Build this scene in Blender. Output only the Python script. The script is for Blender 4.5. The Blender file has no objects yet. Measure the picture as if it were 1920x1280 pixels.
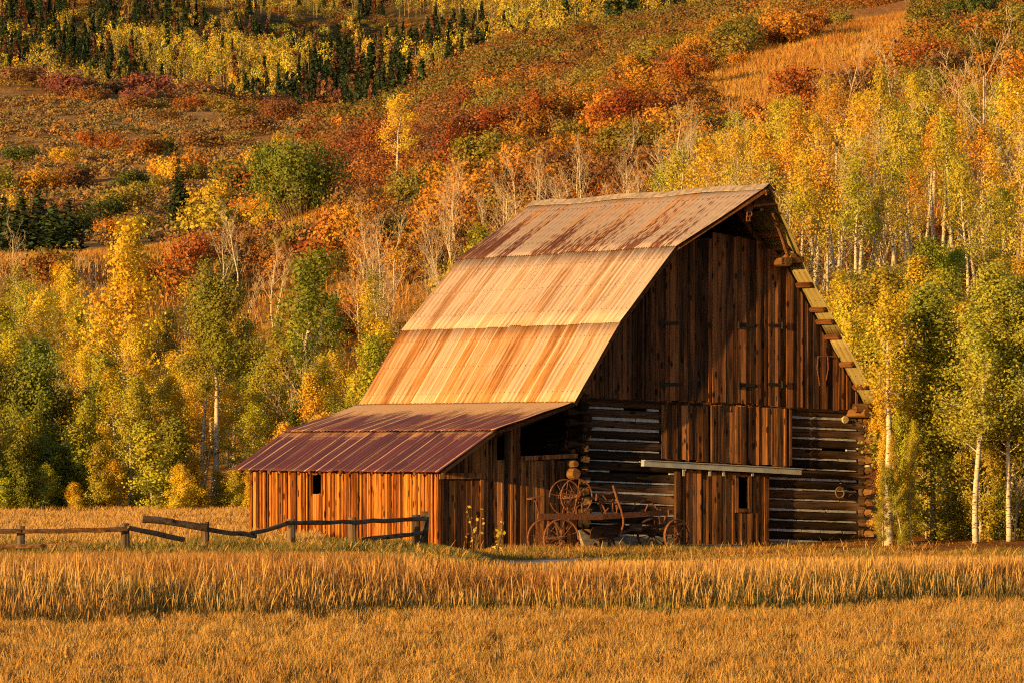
import bpy, math, random
import numpy as np
from mathutils import Vector, Matrix

# ------------------------------------------------------------------ camera, sky, sun
S = bpy.context.scene
FOC = 10000.0          # focal length in pixels of the 1920 px wide photo
YH = 836.0             # horizon row
HC = 2.94              # camera height above the barn yard
PHI = 10.0              # sun: degrees off the barn's side wall normal, towards its front
ELEV = 7.0
cam_d = bpy.data.cameras.new('camera')
cam = bpy.data.objects.new('camera', cam_d)
S.collection.objects.link(cam)
cam.location = (0, 0, HC)
cam.rotation_euler = (math.radians(90), 0, 0)
cam_d.sensor_width = 36.0
cam_d.lens = FOC / 1920 * 36.0
cam_d.shift_y = (YH - 640) / 1920
cam_d.clip_start = 0.5
cam_d.clip_end = 20000
S.camera = cam
S.view_settings.view_transform = 'Standard'
S.view_settings.look = 'None'
S.view_settings.exposure = 1.0
S.view_settings.gamma = 1.0
TH = math.radians(30)
UX = np.array([math.cos(TH), math.sin(TH)])
VX = np.array([-math.sin(TH), math.cos(TH)])
Y0 = 149.25
C0 = np.array([(1085 - 960) / FOC * Y0, Y0])
ph = math.radians(PHI)
sh = -UX * math.cos(ph) - VX * math.sin(ph)
el = math.radians(ELEV)
sun_dir = Vector((sh[0] * math.cos(el), sh[1] * math.cos(el), math.sin(el)))
sun_d = bpy.data.lights.new('sun', 'SUN')
sun_d.energy = 5.0
sun_d.angle = math.radians(0.5)
sun_d.color = (1.0, 0.58, 0.165)
sun = bpy.data.objects.new('sun', sun_d)
S.collection.objects.link(sun)
sun.rotation_euler = sun_dir.to_track_quat('Z', 'Y').to_euler()
sun.location = (-60, 20, 60)
W = bpy.data.worlds.new('World')
S.world = W
W.use_nodes = True
nt = W.node_tree
sky = nt.nodes.new('ShaderNodeTexSky')
sky.sky_type = 'NISHITA'
sky.sun_disc = False
sky.sun_elevation = el
sky.sun_rotation = math.atan2(sun_dir.x, sun_dir.y)
nt.links.new(sky.outputs[0], nt.nodes['Background'].inputs[0])
nt.nodes['Background'].inputs[1].default_value = 0.08
S.cycles.max_bounces = 5
S.cycles.diffuse_bounces = 3
S.cycles.glossy_bounces = 2
S.cycles.transmission_bounces = 2
S.cycles.use_denoising = False
S.cycles.filter_width = 1.15

rng = np.random.default_rng(7)
random.seed(7)
COL = S.collection

# ------------------------------------------------------------------ pixel helpers
def uz(px, py, v):
    d = (px - 960) / FOC
    b = C0 + v * VX
    u = (d * b[1] - b[0]) / (UX[0] - d * UX[1])
    Y = b[1] + u * UX[1]
    return u, HC + (YH - py) / FOC * Y
def vz(px, py, u):
    d = (px - 960) / FOC
    b = C0 + u * UX
    v = (d * b[1] - b[0]) / (VX[0] - d * VX[1])
    Y = b[1] + v * VX[1]
    return v, HC + (YH - py) / FOC * Y
def uvz(px, py, v):
    u, z = uz(px, py, v)
    return (u, v, z)
def at(px, py, Y):
    return ((px - 960) / FOC * Y, Y, HC + (YH - py) / FOC * Y)

# ------------------------------------------------------------------ noise
_tab = rng.random((256, 256))
def vnoise(x, y):
    xi = np.floor(x).astype(int); yi = np.floor(y).astype(int)
    fx = x - xi; fy = y - yi
    fx = fx * fx * (3 - 2 * fx); fy = fy * fy * (3 - 2 * fy)
    a = _tab[xi % 256, yi % 256]; b = _tab[(xi + 1) % 256, yi % 256]
    c = _tab[xi % 256, (yi + 1) % 256]; d = _tab[(xi + 1) % 256, (yi + 1) % 256]
    return (a * (1 - fx) + b * fx) * (1 - fy) + (c * (1 - fx) + d * fx) * fy
def fbm(x, y, o=4):
    x = np.asarray(x, float); y = np.asarray(y, float)
    s = 0; a = .5; t = 0
    for i in range(o):
        s = s + a * vnoise(x * 2 ** i + 17.3 * i, y * 2 ** i + 5.7 * i); t += a; a *= .5
    return s / t

# ------------------------------------------------------------------ terrain height
PROF = [
    (-1500, [(0, 0), (200, 0), (240, 1.5), (330, 13), (420, 14), (650, 26), (1400, 96), (1600, 95), (2200, 152), (4500, 415), (6000, 520)]),
    (0, [(0, 0), (200, 0), (240, 1.5), (330, 15), (420, 16), (650, 28), (1400, 96.5), (1600, 95), (2200, 152), (4500, 415), (6000, 520)]),
    (400, [(0, 0), (210, 0), (250, 2), (360, 17.6), (460, 16), (650, 30), (1400, 94), (1600, 90), (2200, 150), (4500, 415), (6000, 520)]),
    (700, [(0, 0), (200, 0), (250, 3.5), (380, 22.1), (470, 20), (700, 38.7), (1200, 76.6), (1500, 88), (2000, 131), (3000, 227), (4500, 415), (6000, 520)]),
    (960, [(0, 0), (190, 0), (250, 6), (420, 28.2), (520, 28), (750, 48.8), (1400, 109), (1600, 112), (2200, 174), (4500, 425), (6000, 530)]),
    (1300, [(0, 0), (175, 0), (250, 9), (470, 37.5), (560, 39), (850, 66), (1400, 115), (2200, 178), (4500, 430), (6000, 540)]),
    (1600, [(0, 0), (165, 0), (250, 10.8), (480, 41), (900, 78), (2200, 195), (4500, 430), (6000, 540)]),
    (1920, [(0, 0), (160, 0), (250, 11), (480, 44), (900, 82), (2200, 198), (4500, 430), (6000, 540)]),
    (3500, [(0, 0), (160, 0), (250, 11), (480, 46), (900, 85), (2200, 200), (4500, 430), (6000, 540)]),
]
_Yd = np.arange(0, 6001, 5.0)
_cols = []
for _p, _l in PROF:
    zz = np.interp(_Yd, [a for a, b in _l], [b for a, b in _l])
    k = np.exp(-.5 * (np.arange(-8, 9) / 3.2) ** 2); k /= k.sum()
    zz = np.convolve(np.pad(zz, 8, mode='edge'), k, 'valid')
    _cols.append(zz)
_cols = np.array(_cols); _px = np.array([p for p, _ in PROF], float)
def tz(X, Y):
    X = np.asarray(X, float); Y = np.asarray(Y, float)
    px = np.clip(960 + FOC * X / np.maximum(Y, 1), -1499, 3499)
    i = np.clip(np.searchsorted(_px, px) - 1, 0, len(_px) - 2)
    t = (px - _px[i]) / (_px[i + 1] - _px[i]); t = t * t * (3 - 2 * t) * .5 + t * .5
    j = np.clip(Y / 5, 0, len(_Yd) - 2.001); j0 = j.astype(int); fj = j - j0
    a = _cols[i, j0] * (1 - fj) + _cols[i, j0 + 1] * fj
    b = _cols[i + 1, j0] * (1 - fj) + _cols[i + 1, j0 + 1] * fj
    z = a * (1 - t) + b * t
    w = np.clip((Y - 240) / 600, 0, 1)
    z = z + w * 5.0 * (fbm(X / 60, Y / 60, 3) - .5) + np.clip((Y - 1600) / 1500, 0, 1) * 70 * (fbm(X / 260 + 3, Y / 420, 3) - .5)
    return z
def tz1(X, Y): return float(tz(np.array([X]), np.array([Y]))[0])
def gz(X, Y): return max(0.0, tz1(X, Y))

# ------------------------------------------------------------------ mesh helpers
def make_mesh(name, V, quads=None, tris=None, fattr=None, fcol=None, smooth=False):
    me = bpy.data.meshes.new(name)
    nq = 0 if quads is None else len(quads); ntr = 0 if tris is None else len(tris)
    me.vertices.add(len(V)); me.vertices.foreach_set('co', np.asarray(V, np.float32).ravel())
    idx = []
    if nq: idx.append(np.asarray(quads, np.int32).ravel())
    if ntr: idx.append(np.asarray(tris, np.int32).ravel())
    idx = np.concatenate(idx)
    me.loops.add(len(idx)); me.loops.foreach_set('vertex_index', idx)
    st = np.concatenate([np.arange(nq) * 4, nq * 4 + np.arange(ntr) * 3]).astype(np.int32)
    me.polygons.add(nq + ntr); me.polygons.foreach_set('loop_start', st)
    me.update(calc_edges=True)
    for k, v in (fattr or {}).items():
        a = me.attributes.new(k, 'FLOAT', 'FACE'); a.data.foreach_set('value', np.asarray(v, np.float32))
    if fcol is not None:
        a = me.attributes.new('tint', 'FLOAT_COLOR', 'FACE')
        c = np.ones((nq + ntr, 4), np.float32); c[:, :3] = fcol
        a.data.foreach_set('color', c.ravel())
    if smooth: me.polygons.foreach_set('use_smooth', np.ones(nq + ntr, bool))
    return me
def link(name, me, mat=None, parent=None):
    o = bpy.data.objects.new(name, me); COL.objects.link(o)
    if mat and not me.materials: me.materials.append(mat)
    if parent: o.parent = parent
    return o
def tag(o, label=None, cat=None, group=None, kind=None):
    if label: o['label'] = label
    if cat: o['category'] = cat
    if group: o['group'] = group
    if kind: o['kind'] = kind
    return o
def empty(name, loc=(0, 0, 0), rz=0, label=None, cat=None, group=None):
    o = bpy.data.objects.new(name, None); COL.objects.link(o)
    o.location = loc; o.rotation_euler = (0, 0, rz); o.empty_display_size = .2
    return tag(o, label, cat, group)
class MB:
    def __init__(s): s.v = []; s.f = []; s.r = []; s.uv = []
    def face(s, idx, r): s.f.append(idx); s.r.append(r)
    def hexa(s, p, r=None):
        r = random.random() if r is None else r
        b = len(s.v); s.v += [tuple(q) for q in p]
        for q in ((0, 3, 2, 1), (4, 5, 6, 7), (0, 1, 5, 4), (1, 2, 6, 5), (2, 3, 7, 6), (3, 0, 4, 7)):
            s.face(tuple(b + i for i in q), r)
    def box(s, x0, x1, y0, y1, z0, z1, r=None):
        s.hexa([(x0, y0, z0), (x1, y0, z0), (x1, y1, z0), (x0, y1, z0), (x0, y0, z1), (x1, y0, z1), (x1, y1, z1), (x0, y1, z1)], r)
    def beam(s, p, q, w, h, up=(0, 0, 1), r=None):
        p = Vector(p); q = Vector(q); d = (q - p).normalized(); u = Vector(up)
        if abs(d.dot(u)) > .95: u = Vector((0, 1, 0))
        x = d.cross(u).normalized(); y = x.cross(d)
        c = [(-1, -1), (1, -1), (1, 1), (-1, 1)]
        P = [p + x * a * w / 2 + y * b * h / 2 for a, b in c] + [q + x * a * w / 2 + y * b * h / 2 for a, b in c]
        s.hexa(P, r)
    def tube(s, pts, rad, n=6, r=None, cap=True):
        r = random.random() if r is None else r
        pts = [Vector(p) for p in pts]
        if not hasattr(rad, '__len__'): rad = [rad] * len(pts)
        b = len(s.v)
        for i, p in enumerate(pts):
            d = (pts[min(i + 1, len(pts) - 1)] - pts[max(i - 1, 0)])
            d = d.normalized() if d.length > 1e-9 else Vector((0, 0, 1))
            u = Vector((0, 0, 1)) if abs(d.z) < .9 else Vector((1, 0, 0))
            x = d.cross(u).normalized(); y = d.cross(x)
            for k in range(n):
                a = 2 * math.pi * k / n
                s.v.append(tuple(p + (x * math.cos(a) + y * math.sin(a)) * rad[i]))
        for i in range(len(pts) - 1):
            for k in range(n):
                k2 = (k + 1) % n
                s.face((b + i * n + k, b + (i + 1) * n + k, b + (i + 1) * n + k2, b + i * n + k2), r)
        if cap:
            s.face(tuple(b + k for k in range(n)), r)
            s.face(tuple(b + (len(pts) - 1) * n + k for k in reversed(range(n))), r)
    def ring(s, c, R, tr, axis, n=28, m=6, r=None, w=None):
        r = random.random() if r is None else r
        ax = Vector(axis).normalized(); u = Vector((0, 0, 1)); x = ax.cross(u).normalized(); y = ax.cross(x); c = Vector(c)
        b = len(s.v)
        for i in range(n):
            a = 2 * math.pi * i / n; rd = x * math.cos(a) + y * math.sin(a)
            for k in range(m):
                t = 2 * math.pi * k / m
                s.v.append(tuple(c + rd * (R + tr * math.cos(t)) + ax * (w or tr) * math.sin(t)))
        for i in range(n):
            for k in range(m):
                i2 = (i + 1) % n; k2 = (k + 1) % m
                s.face((b + i * m + k, b + i2 * m + k, b + i2 * m + k2, b + i * m + k2), r)
    def build(s, name, mat, parent=None, smooth=False):
        me = bpy.data.meshes.new(name); me.from_pydata(s.v, [], s.f); me.validate()
        a = me.attributes.new('rnd', 'FLOAT', 'FACE')
        a.data.foreach_set('value', np.asarray(s.r[:len(me.polygons)], np.float32))
        if smooth:
            me.polygons.foreach_set('use_smooth', np.ones(len(me.polygons), bool))
        me.update()
        return link(name, me, mat, parent)

# ------------------------------------------------------------------ material helpers
class NT:
    def __init__(s, name):
        s.m = bpy.data.materials.new(name); s.m.use_nodes = True; s.t = s.m.node_tree; s.t.nodes.clear()
        s.out = s.t.nodes.new('ShaderNodeOutputMaterial')
    def n(s, typ, ins=None, **kw):
        nd = s.t.nodes.new('ShaderNode' + typ)
        for k, v in kw.items(): setattr(nd, k, v)
        for k, v in (ins or {}).items():
            sk = nd.inputs[k]
            if isinstance(v, bpy.types.NodeSocket): s.t.links.new(v, sk)
            else: sk.default_value = v
        return nd
    def attr(s, name, o='Fac'): return s.n('Attribute', attribute_name=name).outputs[o]
    def math(s, op, a, b=0.0, c=0.0, clamp=False):
        return s.n('Math', {0: a, 1: b, 2: c}, operation=op, use_clamp=clamp).outputs[0]
    def noise(s, vec, scale=1.0, detail=4, rough=.55, o='Fac'):
        return s.n('TexNoise', {'Vector': vec, 'Scale': scale, 'Detail': detail, 'Roughness': rough}).outputs[o]
    def map(s, vec, scale=(1, 1, 1), loc=(0, 0, 0)):
        return s.n('Mapping', {'Vector': vec, 'Scale': scale, 'Location': loc}).outputs[0]
    def mix(s, f, a, b, typ='MIX'):
        nd = s.n('Mix', data_type='RGBA', blend_type=typ)
        for sk, v in ((nd.inputs[0], f), (nd.inputs[6], a), (nd.inputs[7], b)):
            if isinstance(v, bpy.types.NodeSocket): s.t.links.new(v, sk)
            else: sk.default_value = v if not hasattr(v, '__len__') or len(v) == 4 else (*v, 1)
        return nd.outputs[2]
    def ramp(s, f, stops):
        nd = s.n('ValToRGB', {0: f}); cr = nd.color_ramp
        while len(cr.elements) < len(stops): cr.elements.new(.5)
        for e, (p, c) in zip(cr.elements, stops):
            e.position = p; e.color = (*c, 1) if hasattr(c, '__len__') else (c, c, c, 1)
        return nd.outputs[0]
    def step(s, f, a, b):
        return s.n('MapRange', {0: f, 1: a, 2: b, 3: 0.0, 4: 1.0}, interpolation_type='SMOOTHSTEP').outputs[0]
    def bsdf(s, col, rough=.8, bump=None, bs=.3, bd=.02, metal=0.0, spec=.3):
        ins = {'Base Color': col if isinstance(col, bpy.types.NodeSocket) else (*col, 1), 'Roughness': rough, 'Metallic': metal, 'Specular IOR Level': spec}
        if bump is not None: ins['Normal'] = s.n('Bump', {'Height': bump, 'Strength': bs, 'Distance': bd}).outputs[0]
        return s.n('BsdfPrincipled', ins).outputs[0]
    def done(s, sh): s.t.links.new(sh, s.out.inputs[0]); return s.m

def wood_mat(name, dark, mid, light, axis='z', knots=True, grey=.0):
    m = NT(name); co = m.n('TexCoord').outputs['Object']; r = m.attr('rnd')
    off = m.n('CombineXYZ', {0: m.math('MULTIPLY', r, 37.0), 1: m.math('MULTIPLY', r, 91.0), 2: m.math('MULTIPLY', r, 53.0)}).outputs[0]
    c2 = m.n('VectorMath', {0: co, 1: off}, operation='ADD').outputs[0]
    sc = {'z': (26, 26, 1.3), 'x': (1.3, 26, 26), 'y': (26, 1.3, 26)}[axis]
    sc2 = {'z': (8, 8, .55), 'x': (.55, 8, 8), 'y': (8, .55, 8)}[axis]
    g = m.noise(m.map(c2, sc), 1.0, 6, .72)
    g2 = m.noise(m.map(c2, sc2), 1.0, 3, .6)
    f = m.math('ADD', m.math('MULTIPLY', g, .6), m.math('MULTIPLY', g2, .4))
    f = m.math('ADD', f, m.math('MULTIPLY', m.math('SUBTRACT', r, .5), .27))
    col = m.ramp(f, [(.34, dark), (.49, mid), (.64, light)])
    if grey > 0:
        gn = m.noise(m.map(c2, sc2, (5, 5, 5)), .8, 3, .6)
        col = m.mix(m.math('MULTIPLY', m.step(gn, .45, .7), grey), col, (.20, .17, .145))
    if knots:
        kz = {'z': (4.6, 4.6, 2.0), 'x': (2.0, 4.6, 4.6), 'y': (4.6, 2.0, 4.6)}[axis]
        vo = m.n('TexVoronoi', {'Vector': m.map(c2, kz), 'Scale': 1.0}).outputs['Distance']
        col = m.mix(m.math('MULTIPLY', m.step(vo, .27, .16), .85), col, tuple(x * .35 for x in dark))
        # rain streaks
        st = m.noise(m.map(c2, tuple(x * 1.7 for x in sc2)), 1.0, 2, .5)
        col = m.mix(m.math('MULTIPLY', m.step(st, .56, .7), .6), col, tuple(x * .6 for x in dark))
    return m.done(m.bsdf(col, .85, g, .5, .012, spec=.15))

def leaf_mat(name, use_tint=False, transl=.36):
    m = NT(name); r = m.attr('rnd')
    if use_tint:
        col = m.n('Attribute', attribute_name='tint').outputs['Color']
        hs = col
    else:
        oi = m.n('ObjectInfo'); cl = m.attr('clump')
        rnd2 = oi.outputs['Random']
        hue = m.math('ADD', m.math('MULTIPLY', m.math('SUBTRACT', cl, .5), .032), .5)
        val = m.math('ADD', m.math('MULTIPLY', r, .5), .92)
        hs = m.n('HueSaturation', {'Hue': hue, 'Saturation': 1.0, 'Value': val, 'Color': oi.outputs['Color']}).outputs[0]
    a = m.n('BsdfPrincipled', {'Base Color': hs, 'Roughness': .6, 'Specular IOR Level': .25}).outputs[0]
    b = m.n('BsdfTranslucent', {'Color': hs}).outputs[0]
    return m.done(m.n('MixShader', {0: transl, 1: a, 2: b}).outputs[0])

def bark_mat(name, base, mark, marks=True):
    m = NT(name); co = m.n('TexCoord').outputs['Object']
    n1 = m.noise(m.map(co, (4, 4, 4)), 1.0, 3)
    col = m.mix(n1, tuple(x * .75 for x in base), base)
    if marks:
        n2 = m.noise(m.map(co, (6, 6, 26)), 1.0, 3, .6)
        n3 = m.noise(m.map(co, (2, 2, 3)), 1.0, 2)
        col = m.mix(m.step(m.math('ADD', n2, m.math('MULTIPLY', n3, .45)), .76, .84), col, mark)
    return m.done(m.bsdf(col, .8, n1, .3, .02, spec=.2))

def plain_mat(name, c, rough=.8, var=.35, scale=6, metal=0, spec=.3, c2=None):
    m = NT(name); co = m.n('TexCoord').outputs['Object']
    n1 = m.noise(co, scale, 5, .6)
    col = m.mix(m.step(n1, .3, .7), tuple(x * (1 - var) for x in c), c2 or tuple(min(1, x * (1 + var)) for x in c))
    return m.done(m.bsdf(col, rough, n1, .3, .01, metal, spec))

M = {}
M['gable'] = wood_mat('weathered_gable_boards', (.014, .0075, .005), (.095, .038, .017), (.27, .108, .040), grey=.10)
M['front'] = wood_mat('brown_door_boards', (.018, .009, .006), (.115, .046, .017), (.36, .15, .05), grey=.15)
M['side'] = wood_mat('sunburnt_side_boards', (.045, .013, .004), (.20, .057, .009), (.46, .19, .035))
M['logs'] = wood_mat('dark_hewn_logs', (.010, .006, .005), (.034, .018, .011), (.10, .055, .032), 'x')
M['logs_y'] = wood_mat('dark_side_logs', (.013, .008, .006), (.045, .024, .015), (.12, .068, .04), 'y')
M['logend'] = wood_mat('cut_log_ends', (.03, .015, .006), (.095, .044, .016), (.19, .095, .034), 'y', knots=False)
M['beam'] = wood_mat('roof_timber', (.04, .017, .008), (.12, .045, .017), (.22, .10, .04), 'y', knots=False)
M['fence'] = wood_mat('fence_rails_weathered', (.035, .022, .016), (.10, .062, .042), (.21, .14, .10), 'x', grey=.5)
M['fence_post'] = wood_mat('fence_post_weathered', (.04, .028, .02), (.12, .08, .055), (.25, .18, .13), 'z', grey=.5)
M['fence_warm'] = wood_mat('fence_rails_warm', (.10, .05, .025), (.30, .15, .06), (.46, .26, .12), 'x', grey=.1)
M['chink'] = plain_mat('mortar_chinking', (.37, .35, .35), .9, .25, 9)
M['concrete'] = plain_mat('grey_concrete', (.15, .135, .12), .95, .35, 5)
M['galv'] = plain_mat('galvanised_rail', (.40, .41, .43), .5, .15, 4, .3, .4)
M['rust'] = plain_mat('rusty_iron', (.15, .057, .032), .75, .5, 22, .2, .3, (.26, .10, .045))
M['rustdark'] = plain_mat('dark_rusty_iron', (.085, .04, .026), .7, .5, 22, .3, .3)
M['black'] = plain_mat('dark_iron', (.02, .017, .016), .6, .3, 12, .3)
M['paint'] = plain_mat('faded_black_paint', (.012, .011, .011), .8, .2, 20)
M['leaf'] = leaf_mat('foliage')
M['leaf_far'] = leaf_mat('foliage_far', True, .2)
M['needle'] = leaf_mat('needles', False, .08)
M['grass'] = leaf_mat('grass_blades', True, .3)
M['bark'] = bark_mat('aspen_bark', (.56, .49, .39), (.05, .04, .03))
M['bark_bare'] = bark_mat('bare_aspen_bark', (.60, .48, .35), (.14, .10, .07))
M['bark_brown'] = bark_mat('brown_bark', (.13, .085, .055), (.04, .03, .02), False)
M['rope'] = plain_mat('old_rope', (.16, .10, .055), .9, .3, 30)

def roof_mat(name, cA, cB, cC, wash=(.4, .65), streak=(.55, .7), bias=0.0, bias0=0.0, seam=None, seamw=.0, speck=0.0, edge=None, pw=.66, rib_amt=.55, rib_col=(.16, .075, .035)):
    """corrugated iron: UV.x runs along the roof in metres, UV.y down the slope in metres; drop = 0..1 down the sheet"""
    m = NT(name); uv = m.n('UVMap', uv_map='UVMap').outputs[0]
    sx = m.n('SeparateXYZ', {0: uv}); x, y = sx.outputs[0], sx.outputs[1]
    drop = m.attr('drop')
    pid = m.math('FLOOR', m.math('DIVIDE', x, pw))
    prn = m.n('TexWhiteNoise', {'W': pid}, noise_dimensions='1D').outputs['Value']
    off = m.n('CombineXYZ', {0: 0.0, 1: m.math('MULTIPLY', prn, 13.0), 2: 0.0}).outputs[0]
    u2 = m.n('VectorMath', {0: uv, 1: off}, operation='ADD').outputs[0]
    big = m.noise(m.map(uv, (.5, .45, 1)), 1.0, 4, .6)
    lng = m.noise(m.map(u2, (6.5, .42, 1)), 1.0, 5, .66)
    fine = m.noise(m.map(u2, (15, .38, 1)), 1.0, 4, .66)
    w = m.math('ADD', m.math('MULTIPLY', lng, .6), m.math('MULTIPLY', big, .4))
    w = m.math('ADD', w, m.math('MULTIPLY', m.math('SUBTRACT', prn, .5), .22))
    col = m.mix(m.step(w, *wash), cA, cB)
    s2 = m.math('ADD', m.math('MULTIPLY', fine, .5), m.math('MULTIPLY', lng, .5))
    s2 = m.math('ADD', s2, m.math('MULTIPLY', m.math('SUBTRACT', prn, .5), .16))
    if bias:
        bun = m.noise(m.map(uv, (.62, .05, 1), (1.7, 0, 0)), 1.0, 2, .5)
        s2 = m.math('ADD', s2, m.math('MULTIPLY', m.math('SUBTRACT', bun, .5), .55))
    if bias: s2 = m.math('ADD', s2, m.math('MULTIPLY', m.math('SUBTRACT', drop, bias0), bias))
    col = m.mix(m.step(s2, *streak), col, cC)
    rib = m.n('TexWave', {'Vector': m.map(uv, (1, .02, 1)), 'Scale': 1.18, 'Distortion': .35, 'Detail': 2.0, 'Detail Scale': 3.0}, wave_type='BANDS', bands_direction='X').outputs['Fac']
    rn = m.noise(m.map(uv, (1.3, .9, 1), (4, 4, 0)), 1.0, 3)
    col = m.mix(m.math('MULTIPLY', m.step(rib, .62, .95), m.math('MULTIPLY', m.step(rn, .3, .6), rib_amt)), col, rib_col)
    if speck:
        sp = m.noise(m.map(uv, (26, 26, 1)), 1.0, 3, .7)
        bz = m.noise(m.map(u2, (1.1, .5, 1), (3, 9, 0)), 1.0, 2)
        col = m.mix(m.math('MULTIPLY', m.math('MULTIPLY', m.step(sp, .5, .62), m.step(bz, .45, .6)), speck), col, (.20, .10, .045))
    if seam:
        fr = m.math('ABSOLUTE', m.math('SUBTRACT', m.math('FRACT', m.math('DIVIDE', x, pw)), .5))
        sn = m.noise(m.map(uv, (3, .6, 1), (7, 1, 0)), 1.0, 3)
        f = m.math('MULTIPLY', m.step(fr, .5 - seamw, .5 - seamw * .6), m.step(sn, .3, .55))
        col = m.mix(f, col, seam)
    nx = m.math('ABSOLUTE', m.math('SUBTRACT', m.math('FRACT', m.math('DIVIDE', x, .27)), .5)); ny = m.math('ABSOLUTE', m.math('SUBTRACT', m.math('FRACT', m.math('DIVIDE', y, .92)), .5))
    nail = m.math('MULTIPLY', m.math('LESS_THAN', nx, .085), m.math('LESS_THAN', ny, .022))
    col = m.mix(m.math('MULTIPLY', nail, .75), col, (.06, .03, .02))
    if edge:
        ec, lo, hi = edge
        en = m.noise(m.map(uv, (1.6, .8, 1), (2, 5, 0)), 1.0, 4)
        e = m.math('ADD', drop, m.math('MULTIPLY', m.math('SUBTRACT', en, .5), .9))
        col = m.mix(m.step(e, lo, hi), col, ec)
    bmp = m.noise(m.map(uv, (3, 1.6, 1)), 1.0, 4, .6)
    return m.done(m.bsdf(col, m.math('ADD', m.math('MULTIPLY', lng, .3), .38), bmp, .6, .06, .12, .45))
M['roof_top'] = roof_mat('roof_grey_with_rust_streaks', (.31, .25, .245), (.40, .22, .115), (.085, .026, .012), (.44, .66), (.535, .60), .16, .5, (.32, .25, .22), .05)
M['roof_mid'] = roof_mat('roof_tan_sheets', (.42, .33, .30), (.39, .235, .14), (.15, .065, .03), (.44, .68), (.55, .68), .0, .0, (.54, .41, .32), .06, .9)
M['roof_low'] = roof_mat('roof_orange_stained_sheets', (.45, .325, .26), (.42, .19, .05), (.15, .055, .018), (.38, .60), (.53, .65), .0, .0, (.52, .38, .27), .06, .3)
M['roof_red_up'] = roof_mat('roof_maroon_with_tan_wash', (.12, .028, .028), (.085, .021, .025), (.42, .20, .08), (.4, .6), (.52, .64), .0, .0, (.50, .33, .22), .05, 0, ((.50, .32, .18), .55, .25), .7)
M['roof_red_low'] = roof_mat('roof_maroon_sheets', (.085, .019, .026), (.062, .016, .024), (.16, .045, .028), (.4, .6), (.62, .72), .0, .0, (.45, .27, .18), .045, 0, ((.42, .22, .10), .17, -.10), .7)
M['roof_right'] = roof_mat('roof_bare_yellowed_iron', (.26, .22, .095), (.21, .17, .07), (.13, .09, .035), (.4, .6), (.62, .75))

# ------------------------------------------------------------------ field and hills
def np_grid(X, Y, Z):
    a, b = X.shape
    V = np.stack([X, Y, Z], -1).reshape(-1, 3)
    i = np.arange(a * b).reshape(a, b)
    q = np.stack([i[:-1, :-1], i[1:, :-1], i[1:, 1:], i[:-1, 1:]], -1).reshape(-1, 4)
    return V, q
m = NT('field_soil'); co = m.n('TexCoord').outputs['Object']
nb = m.noise(m.map(co, (.25, .5, 1)), 1.0, 5, .6); nf = m.noise(m.map(co, (9, 9, 9)), 1.0, 4, .7)
col = m.ramp(m.math('ADD', m.math('MULTIPLY', nb, .5), m.math('MULTIPLY', nf, .5)), [(.3, (.10, .055, .022)), (.5, (.24, .14, .05)), (.7, (.38, .24, .09))])
M['field'] = m.done(m.bsdf(col, .95, nf, .6, .05, spec=.1))
xs = np.linspace(-700, 700, 57); ys = np.concatenate([np.linspace(-60, 40, 6), np.linspace(50, 270, 45)])
V, q = np_grid(*np.meshgrid(xs, ys, indexing='ij'), np.zeros((57, 51)))
o = link('ground', make_mesh('ground', V, q), M['field']); tag(o, 'flat dry golden field in front of the log barn', 'ground', kind='structure')

pxs = np.linspace(-1500, 3500, 260); Yg = np.concatenate([np.arange(120, 700, 5), np.arange(700, 1700, 12), np.arange(1700, 6001, 40)])
PG, YG = np.meshgrid(pxs, Yg, indexing='ij'); XG = (PG - 960) / FOC * YG
ZG = tz(XG, YG); ZG = np.where(ZG < .02, -.25, ZG - .02)
V, q = np_grid(XG, YG, ZG)
cx = V[q].mean(1); X_, Y_ = cx[:, 0], cx[:, 1]; P_ = 960 + FOC * X_ / Y_
n1 = fbm(X_ / 14, Y_ / 22, 4); n2 = fbm(X_ / 50 + 9, Y_ / 90, 3)
cgold = np.array([.42, .21, .045]); cbrown = np.array([.16, .075, .03]); crust = np.array([.26, .095, .025]); colive = np.array([.10, .075, .022]); cfor = np.array([.06, .045, .016])
w = np.clip((n1 - .38) / .25, 0, 1)[:, None]
near = cgold * w + crust * (1 - w)
mid = (np.array([.50, .29, .10]) * w + np.array([.33, .16, .055]) * (1 - w))
far = colive * w + cfor * (1 - w)
tm = np.clip((Y_ - 470) / 120, 0, 1)[:, None]; tf = np.clip((Y_ - 1350) / 200, 0, 1)[:, None]
c = (near * (1 - tm) + mid * tm) * (1 - tf) + far * tf
c = c * (.8 + .4 * n2[:, None])
m = NT('hill_ground'); co = m.n('TexCoord').outputs['Object']
tint = m.attr('tint', 'Color'); nn = m.noise(m.map(co, (.9, .5, 1.2)), 1.0, 6, .7); n3 = m.noise(m.map(co, (.12, .06, .2)), 1.0, 4, .6)
col = m.mix(m.step(nn, .3, .7), m.mix(.35, tint, (.06, .035, .014)), tint)
col = m.mix(m.math('MULTIPLY', m.step(n3, .5, .65), .5), col, (.34, .19, .07))
M['hill'] = m.done(m.bsdf(col, .95, nn, .9, .6, spec=.05))
o = link('hills', make_mesh('hills', V, q, fcol=c, smooth=True), M['hill']); tag(o, 'autumn hillside rising behind the barn', 'hillside', kind='structure')

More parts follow.
